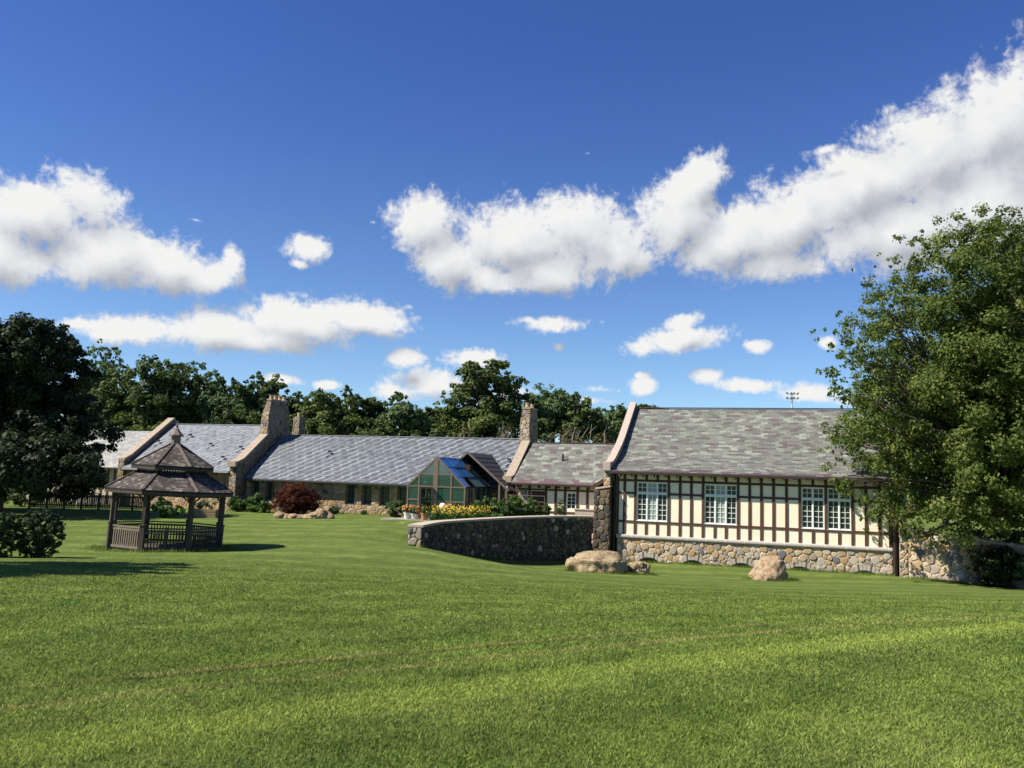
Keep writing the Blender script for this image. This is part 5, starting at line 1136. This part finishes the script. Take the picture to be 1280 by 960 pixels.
bed(1225, 670, 49.0, 2.2, 2.8, 'wood_leaf', 'wide dark bush behind the terrace wall under the birch', 88, n=4600, L=.18, Wd=.11)
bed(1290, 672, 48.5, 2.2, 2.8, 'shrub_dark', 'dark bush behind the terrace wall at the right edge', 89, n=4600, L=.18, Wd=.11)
# weeping red maple and its rockery
p = W(-24.75, 4.6); mz = ground(p.x, p.y)
shrub('red_maple', 'low weeping dark red maple like a dome before the long wing', p.x, p.y, [(0, 0, 1.30, 1.45, 1.2, 1.05), (-.5, 0, 1.05, 1.35, 1.1, 1.05), (.7, 0, 1.0, 1.15, 1.1, 1.0), (-1.55, -.2, .5, .6, .5, .5), (.2, -.5, .9, 1.3, .8, .9), (1.2, 0, .7, .7, .7, .7)], 'red_leaf', 30000, 33, .13, .04, 420, cat='tree', shell=.6, cl=.2, stem=.05, droop=1.2, z=mz)
rk = random.Random(12)
for i, (px, py, sx_, sz_) in enumerate([(350, 650, .55, .34), (358, 652, .5, .26), (367, 651, .6, .28), (376, 652, .7, .22), (386, 651, .6, .24), (394, 649, .62, .36), (401, 648, .5, .5), (409, 647, .42, .3)]):
    Y_ = 59.2-.02*i; q = at(px, py, Y_); lbls = ['leftmost pale rock of the row below the red maple', 'second rock from the left below the red maple', 'third rock from the left below the red maple', 'broad flat rock in the middle of the row below the red maple', 'fifth rock from the left below the red maple', 'sloping grey rock below the right side of the red maple', 'upright dark rock at the right foot of the red maple', 'rightmost small pale rock of the row by the red maple']
    boulder('rock', lbls[i], (q.x, Y_, ground(q.x, Y_)-.02), (sx_, .45, sz_), 20+i, M['pale_rock'] if i != 6 else M['tan_rock'], .2, .3, None, rk.uniform(0, 3), 'rocks below the red maple')
# flowers, pots and the globe on the terrace by the greenhouse
def pot(px, py, Y, r_, h, mat, label, seed, petal, leafm, zb=-1.545):
    p = at(px, py, Y); root = empty('flower_pot', (p.x, Y, zb)); tag(root, label, 'flower pot', 'flower pots at the greenhouse door')
    mb = MB(); mb.lathe([(r_*.62, 0), (r_*.70, h*.1), (r_*.95, h*.85), (r_*1.08, h*.86), (r_*1.08, h), (r_*.9, h), (r_*.85, h*.9)], (0, 0, 0), 18); mb.build('vessel', M[mat], root, smooth=False)
    r = np.random.default_rng(seed); lob = [(0, 0, h+.18, r_*1.5, r_*1.5, .26), (r_*.6, 0, h+.3, r_, r_, .25)]
    P, N, t_, c = crown_points(lob, 26, 420, r, .3, .4); foliage('leaves', P, N, t_, .10, .06, M[leafm], root, r)
    if petal: P, N, t_, c = crown_points([(0, 0, h+.28, r_*1.6, r_*1.6, .28)], 30, 260, r, .75, .2); foliage('flowers', P, N, t_, .09, .08, M[petal], root, r)
pt = W(-13.75, .1); pot(508.5, 655, pt.y, .24, .42, 'white_ceramic', 'white pot of orange flowers left of the greenhouse door', 1, 'orange_petal', 'shrub_leaf')
pt = W(-13.1, .25); pot(517, 654, pt.y, .24, .36, 'white_ceramic', 'pale pot of orange flowers close against the greenhouse door frame', 3, 'orange_petal', 'box_leaf')
pt = W(-12.75, -.1); pot(530, 655, pt.y, .24, .45, 'terracotta', 'terracotta pot of dark red and green leaves in front of the open door', 2, 'red_leaf', 'shrub_leaf')
p = at(553.5, 633, W(-11.6, -.35).y); root = empty('garden_globe', (p.x, p.y, -1.6)); tag(root, 'cream round garden globe on a dark stand before the greenhouse', 'ornament')
mb = MB(); mb.lathe([(r_*.75, z_*.75) for r_, z_ in [(.02, -.30), (.13, -.27), (.22, -.19), (.285, -.08), (.30, 0), (.285, .09), (.23, .19), (.14, .265), (.02, .30)]], (0, 0, .98), 20); mb.build('globe', M['plaster'], root, smooth=True)
mb = MB(); mb.lathe([(.20, 0), (.18, .06), (.06, .10), (.05, .65), (.12, .70), (.13, .77)], (0, 0, -.0), 14); mb.build('stand', M['dark_metal'], root)
fr_ = random.Random(9); nfl = 0
for i in range(17):                      # clumps of yellow daisies along the top of the wall
    px = 541+4.2*i; Y_ = 47.6+.34*i+fr_.uniform(-.3, .3); q = at(px, 650, Y_); z0_ = -1.6
    pos = ['first', 'second', 'third', 'fourth', 'fifth', 'sixth', 'seventh', 'eighth', 'ninth', 'tenth', 'eleventh', 'twelfth', 'thirteenth', 'fourteenth', 'fifteenth', 'sixteenth', 'last'][i]
    root = empty('yellow_daisies', (q.x, Y_, z0_)); tag(root, f'{pos} clump of yellow daisies from the left along the garden wall', 'flowers', 'yellow daisies behind the garden wall')
    r = np.random.default_rng(200+i); tall = 1.0+.30*r.random()-.010*i
    P, N, t_, c = crown_points([(0, 0, tall*.5, .30, .32, tall*.5)], 24, 420, r, .3, .4); foliage('leaves', P, N, t_, .11, .05, M['shrub_leaf'], root, r)
    nb = 26; P = np.stack([r.normal(0, .21, nb), r.normal(0, .20, nb), tall*(.72+.42*r.random(nb))], -1); N = np.tile([-.35, -.6, .75], (nb, 1))+r.normal(0, .25, (nb, 3)); N /= np.linalg.norm(N, axis=1, keepdims=True)
    foliage('flower_heads', P, N, r.random(nb), (.075 if i < 12 else .06), (.07 if i < 12 else .05), M['yellow_petal'], root, r)
for i, (px, Y_, h, rx, mt) in enumerate([(598, 54.4, 1.75, .45, 'shrub_leaf'), (612, 54.6, 1.95, .50, 'box_leaf'), (622, 54.2, 1.5, .5, 'shrub_leaf'), (634, 54.8, 1.7, .6, 'box_leaf'), (645, 55.0, 1.85, .65, 'shrub_leaf'), (657, 55.0, 1.75, .65, 'box_leaf'), (668, 55.2, 1.65, .6, 'shrub_leaf'), (680, 55.4, 1.45, .5, 'box_leaf'), (573, 53.9, 1.15, .45, 'shrub_leaf')]):
    q = at(px, 650, Y_); lb = ['tall leafy plant behind the last daisies', 'taller dark plant at the porch post', 'lower leafy plant between porch post and trellis', 'dark plant under the left end of the trellis', 'highest leafy plant of the trellis bed', 'dark plant in the middle of the trellis bed', 'leafy plant right of the middle of the trellis', 'rightmost dark plant of the trellis bed', 'leafy plant growing in the thick of the daisies'][i]
    shrub('garden_plant', lb, q.x, Y_, [(0, 0, h*.5, rx, rx, h*.5), (.2, 0, h*.7, rx*.6, rx*.6, h*.32), (-.25, .1, h*.55, rx*.7, rx*.6, h*.4)], mt, 1300, 90+i, .15, .07, 40, cat='plant', group='plants in the terrace bed', z=-1.6, stem=.015)
q = at(699, 640, W(-5.6, 6.2).y); shrub('climbing_plant', 'climber on the cream wall left of the small white window', q.x, q.y, [(0, 0, .8, .2, .12, .75), (.1, 0, 1.3, .16, .1, .4)], 'shrub_leaf', 420, 99, .12, .07, 30, cat='plant', z=-1.7, stem=.012)
def trellis():
    a, b = W(-8.3, 4.6), W(-5.8, 4.6); root = empty('trellis', (a.x, a.y, -1.6)); tag(root, 'thin brown metal trellis arch over the terrace plants', 'trellis'); root.rotation_euler = (0, 0, -A0)
    L = 2.6
    for i in range(4): mb = MB(); u = L*i/3; mb.tube([(u, 0, 0), (u, 0, 1.75)], .022, 6); mb.build('post', M['brown_metal'], root)
    for z in (1.75, 1.35): mb = MB(); mb.tube([(0, 0, z), (L, 0, z)], .02, 6); mb.build('rail', M['brown_metal'], root)
trellis()
p = W(-3.1, 5.9); mb = MB(); mb.box(-.75, .75, -.25, .25, 0, .95); mb.box(-.82, .82, -.3, .3, .95, 1.02); o = mb.build('stone_bench_wall', M['coping_granite']); o.location = (p.x, p.y, -1.65); o.rotation_euler = (0, 0, -A0); tag(o, 'pale low block of stone beneath the small white window', 'stone block')
# plants standing inside the glasshouse
for i, (u, b, h, rx) in enumerate([(-13.7, 3.6, 1.5, .35), (-11.5, 2.8, 1.3, .4), (-10.6, 2.6, 1.7, .4), (-10.7, 4.2, 1.9, .45), (-13.6, 5.0, 1.8, .4)]):
    q = W(u, b); lb = ['potted greenery inside the greenhouse behind the left panes', 'low greenery inside the greenhouse behind the brown panel', 'bushy greenery inside the greenhouse at the front right corner', 'tallest greenery inside the greenhouse along its right side', 'greenery deep inside the greenhouse at the back left'][i]
    shrub('indoor_plant', lb, q.x, q.y, [(0, 0, h*.6, rx, rx, h*.42)], 'box_leaf', 420, 120+i, .16, .08, 24, cat='plant', group='plants inside the greenhouse', z=-1.56, stem=.015)
# ------------------------------------------------------------------ fence, planter, garden chairs under the maple
def fence():
    a, b = at(36, 640, 63), at(186, 641, 64.5); a.z = b.z = 0; root = empty('wooden_fence', (a.x, a.y, ground(a.x, a.y))); tag(root, 'low dark board fence in the shade behind the gazebo', 'fence'); d = (b-a); n = 7; ofs = tuple(root.location)
    for i in range(n+1): p = a+d*(i/n); z = ground(p.x, p.y); mb = MB(); mb.box(p.x-.06, p.x+.06, p.y-.06, p.y+.06, z-.2, z+1.22); mb.build('post', M['fence_wood'], root, ofs)
    for i in range(n):
        p, q = a+d*(i/n), a+d*((i+1)/n); z = ground(p.x, p.y); mb = MB()
        m_ = 10
        for j in range(m_): s = p.lerp(q, (j+.5)/m_); mb.box(s.x-.045, s.x+.045, s.y-.05, s.y-.025, z+.08, z+1.10)
        mb.bar(p+Vector((0, 0, z+.95)), q+Vector((0, 0, z+.95)), .05, .09); mb.bar(p+Vector((0, 0, z+.3)), q+Vector((0, 0, z+.3)), .05, .09); mb.build('panel', M['fence_wood'], root, ofs)
fence()
p = at(256, 643, 58.0); z = ground(p.x, 58); root = empty('planter_box', (p.x, 58, z)); tag(root, 'square wooden planter box of plants behind the gazebo', 'planter')
mb = MB()
for k in range(3): mb.box(-.85, .85, -.42, .42, .02+.19*k, .19+.19*k)
mb.build('box', M['planter_wood'], root)
r = np.random.default_rng(5); P, N, t_, c = crown_points([(0, 0, .85, .7, .35, .35)], 30, 700, r, .4, .3); foliage('plants', P, N, t_, .12, .06, M['box_leaf'], root, r)
def chair(px, py, Y, rz, label):
    p = at(px, py, Y); z = ground(p.x, Y); root = empty('garden_chair', (p.x, Y, z)); root.rotation_euler = (0, 0, rz); tag(root, label, 'chair', 'white garden chairs under the maple')
    for x in (-.26, .26):
        for y, h in ((-.25, .62), (.22, .42)): mb = MB(); mb.box(x-.03, x+.03, y-.03, y+.03, 0, h); mb.build('leg', M['white_paint'], root)
        mb = MB(); mb.box(x-.06, x+.06, -.32, .34, .60, .64); mb.build('arm', M['white_paint'], root)
    mb = MB(); mb.box(-.27, .27, -.28, .26, .38, .42); mb.build('seat', M['white_paint'], root)
    mb = MB(); mb.bar((-.24, .24, .40), (-.24, .42, 1.12), .06, .03, (0, 1, 0)); mb.bar((.24, .24, .40), (.24, .42, 1.12), .06, .03, (0, 1, 0))
    for k in range(4): mb.bar((-.24, .27+.04*k, .52+.19*k), (.24, .27+.04*k, .52+.19*k), .03, .09)
    mb.build('backrest', M['white_paint'], root)
chair(102, 628, 67.5, 2.7, 'white ladder back garden chair left of the far wing, the clearer one'); chair(120, 627, 68.2, 3.4, 'white garden chair half hidden by the gazebo eaves')
# ------------------------------------------------------------------ sports ground floodlights far beyond the hall
p = at(990, 497, 175); z = -2.6; root = empty('floodlight_mast', (p.x, 175, z)); tag(root, 'distant floodlight mast peeping over the hall ridge', 'floodlight')
mb = MB(); h = p.z-z+.9; mb.tube([(0, 0, -.3), (0, 0, h)], [.28, .14], 8); mb.build('pole', M['galvanised'], root)
mb = MB(); mb.bar((-1.25, 0, h-.2), (1.25, 0, h-.2), .1, .1); mb.bar((-1.1, 0, h-1.15), (1.1, 0, h-1.15), .1, .1); mb.build('crossarm', M['galvanised'], root)
for zz in (-.2, -1.15):
    for i in range(4): mb = MB(); x = -1.05+.7*i; mb.lathe([(.10, -.22), (.20, -.1), (.27, .08), (.28, .12)], (0, 0, 0), 10); o = mb.build('lamp_head', M['galvanised'], root); o.location = (x, -.2, h+zz+.18); o.rotation_euler = (R_(115), 0, R_(-20+40*(i % 2)))

# ------------------------------------------------------------------ the longer grass the mower leaves, and a few dropped leaves
def tufts():
    r = np.random.default_rng(77); X = []; Y = []
    def ring(cx, cy, rx, ry, n): a = r.random(n)*2*math.pi; k = 1+.22*np.abs(r.normal(size=n)); X.append(cx+np.cos(a)*rx*k); Y.append(cy+np.sin(a)*ry*k)
    def seg(a, b, n, sp=.12): k = r.random(n); X.append(a[0]+(b[0]-a[0])*k+r.normal(size=n)*sp); Y.append(a[1]+(b[1]-a[1])*k-np.abs(r.normal(size=n))*sp)
    for o in bpy.data.objects:
        if o.get('category') == 'boulder' and o.name.startswith('boulder'):
            d = o.dimensions; ring(o.location.x, o.location.y, d.x*.47, d.y*.47, 900)
    ring(-13.36, 34.05, 2.1, 2.1, 2200)
    seg(W(0, -.1), W(15.4, -.1), 4200); seg(W(16, -.6), W(20.5, -2.5), 1500); seg(W(-31, 7.2), W(-16, 7.2), 1500)
    for i in range(0, len(face_l)-1): seg(face_l[i], face_l[i+1], int(260*(face_l[i+1]-face_l[i]).length), .1)
    x, y = np.concatenate(X), np.concatenate(Y); n = len(x); z = H(x, y)-.01; h = .07+.13*r.random(n); wd = .006+.008*r.random(n); a = r.random(n)*2*math.pi; b = r.random(n)*2*math.pi; ln = h*.6*r.random(n)
    V = np.empty((n, 3, 3)); V[:, 0] = np.stack([x-np.cos(a)*wd, y-np.sin(a)*wd, z], -1); V[:, 1] = np.stack([x+np.cos(a)*wd, y+np.sin(a)*wd, z], -1); V[:, 2] = np.stack([x+np.cos(b)*ln, y+np.sin(b)*ln, z+h], -1)
    o = raw_mesh('grass_tufts', V.reshape(-1, 3), (np.arange(n*3), 3), M['grass_blade'], np.repeat(r.random(n)*.75, 3)); tag(o, 'longer uncut grass along the walls, boulders and gazebo', 'grass', kind='stuff')
    n = 150; rr_ = 5+32*r.random(n)**1.3; aa = (r.random(n)-.35)*1.1; x, y = rr_*np.sin(aa), rr_*np.cos(aa); P = np.stack([x, y, H(x, y)+.022], -1); N = r.normal(size=(n, 3))*.3+np.array([0, 0, 1]); N /= np.linalg.norm(N, axis=1, keepdims=True)
    o = raw_mesh('fallen_leaves', leaf_quads(P, N, .055, .035, r), (np.arange(n*4), 4), M['scrub_leaf'], np.repeat(.5+.5*r.random(n), 4)); tag(o, 'a few fallen leaves scattered on the lawn', 'leaves', kind='stuff')
tufts()
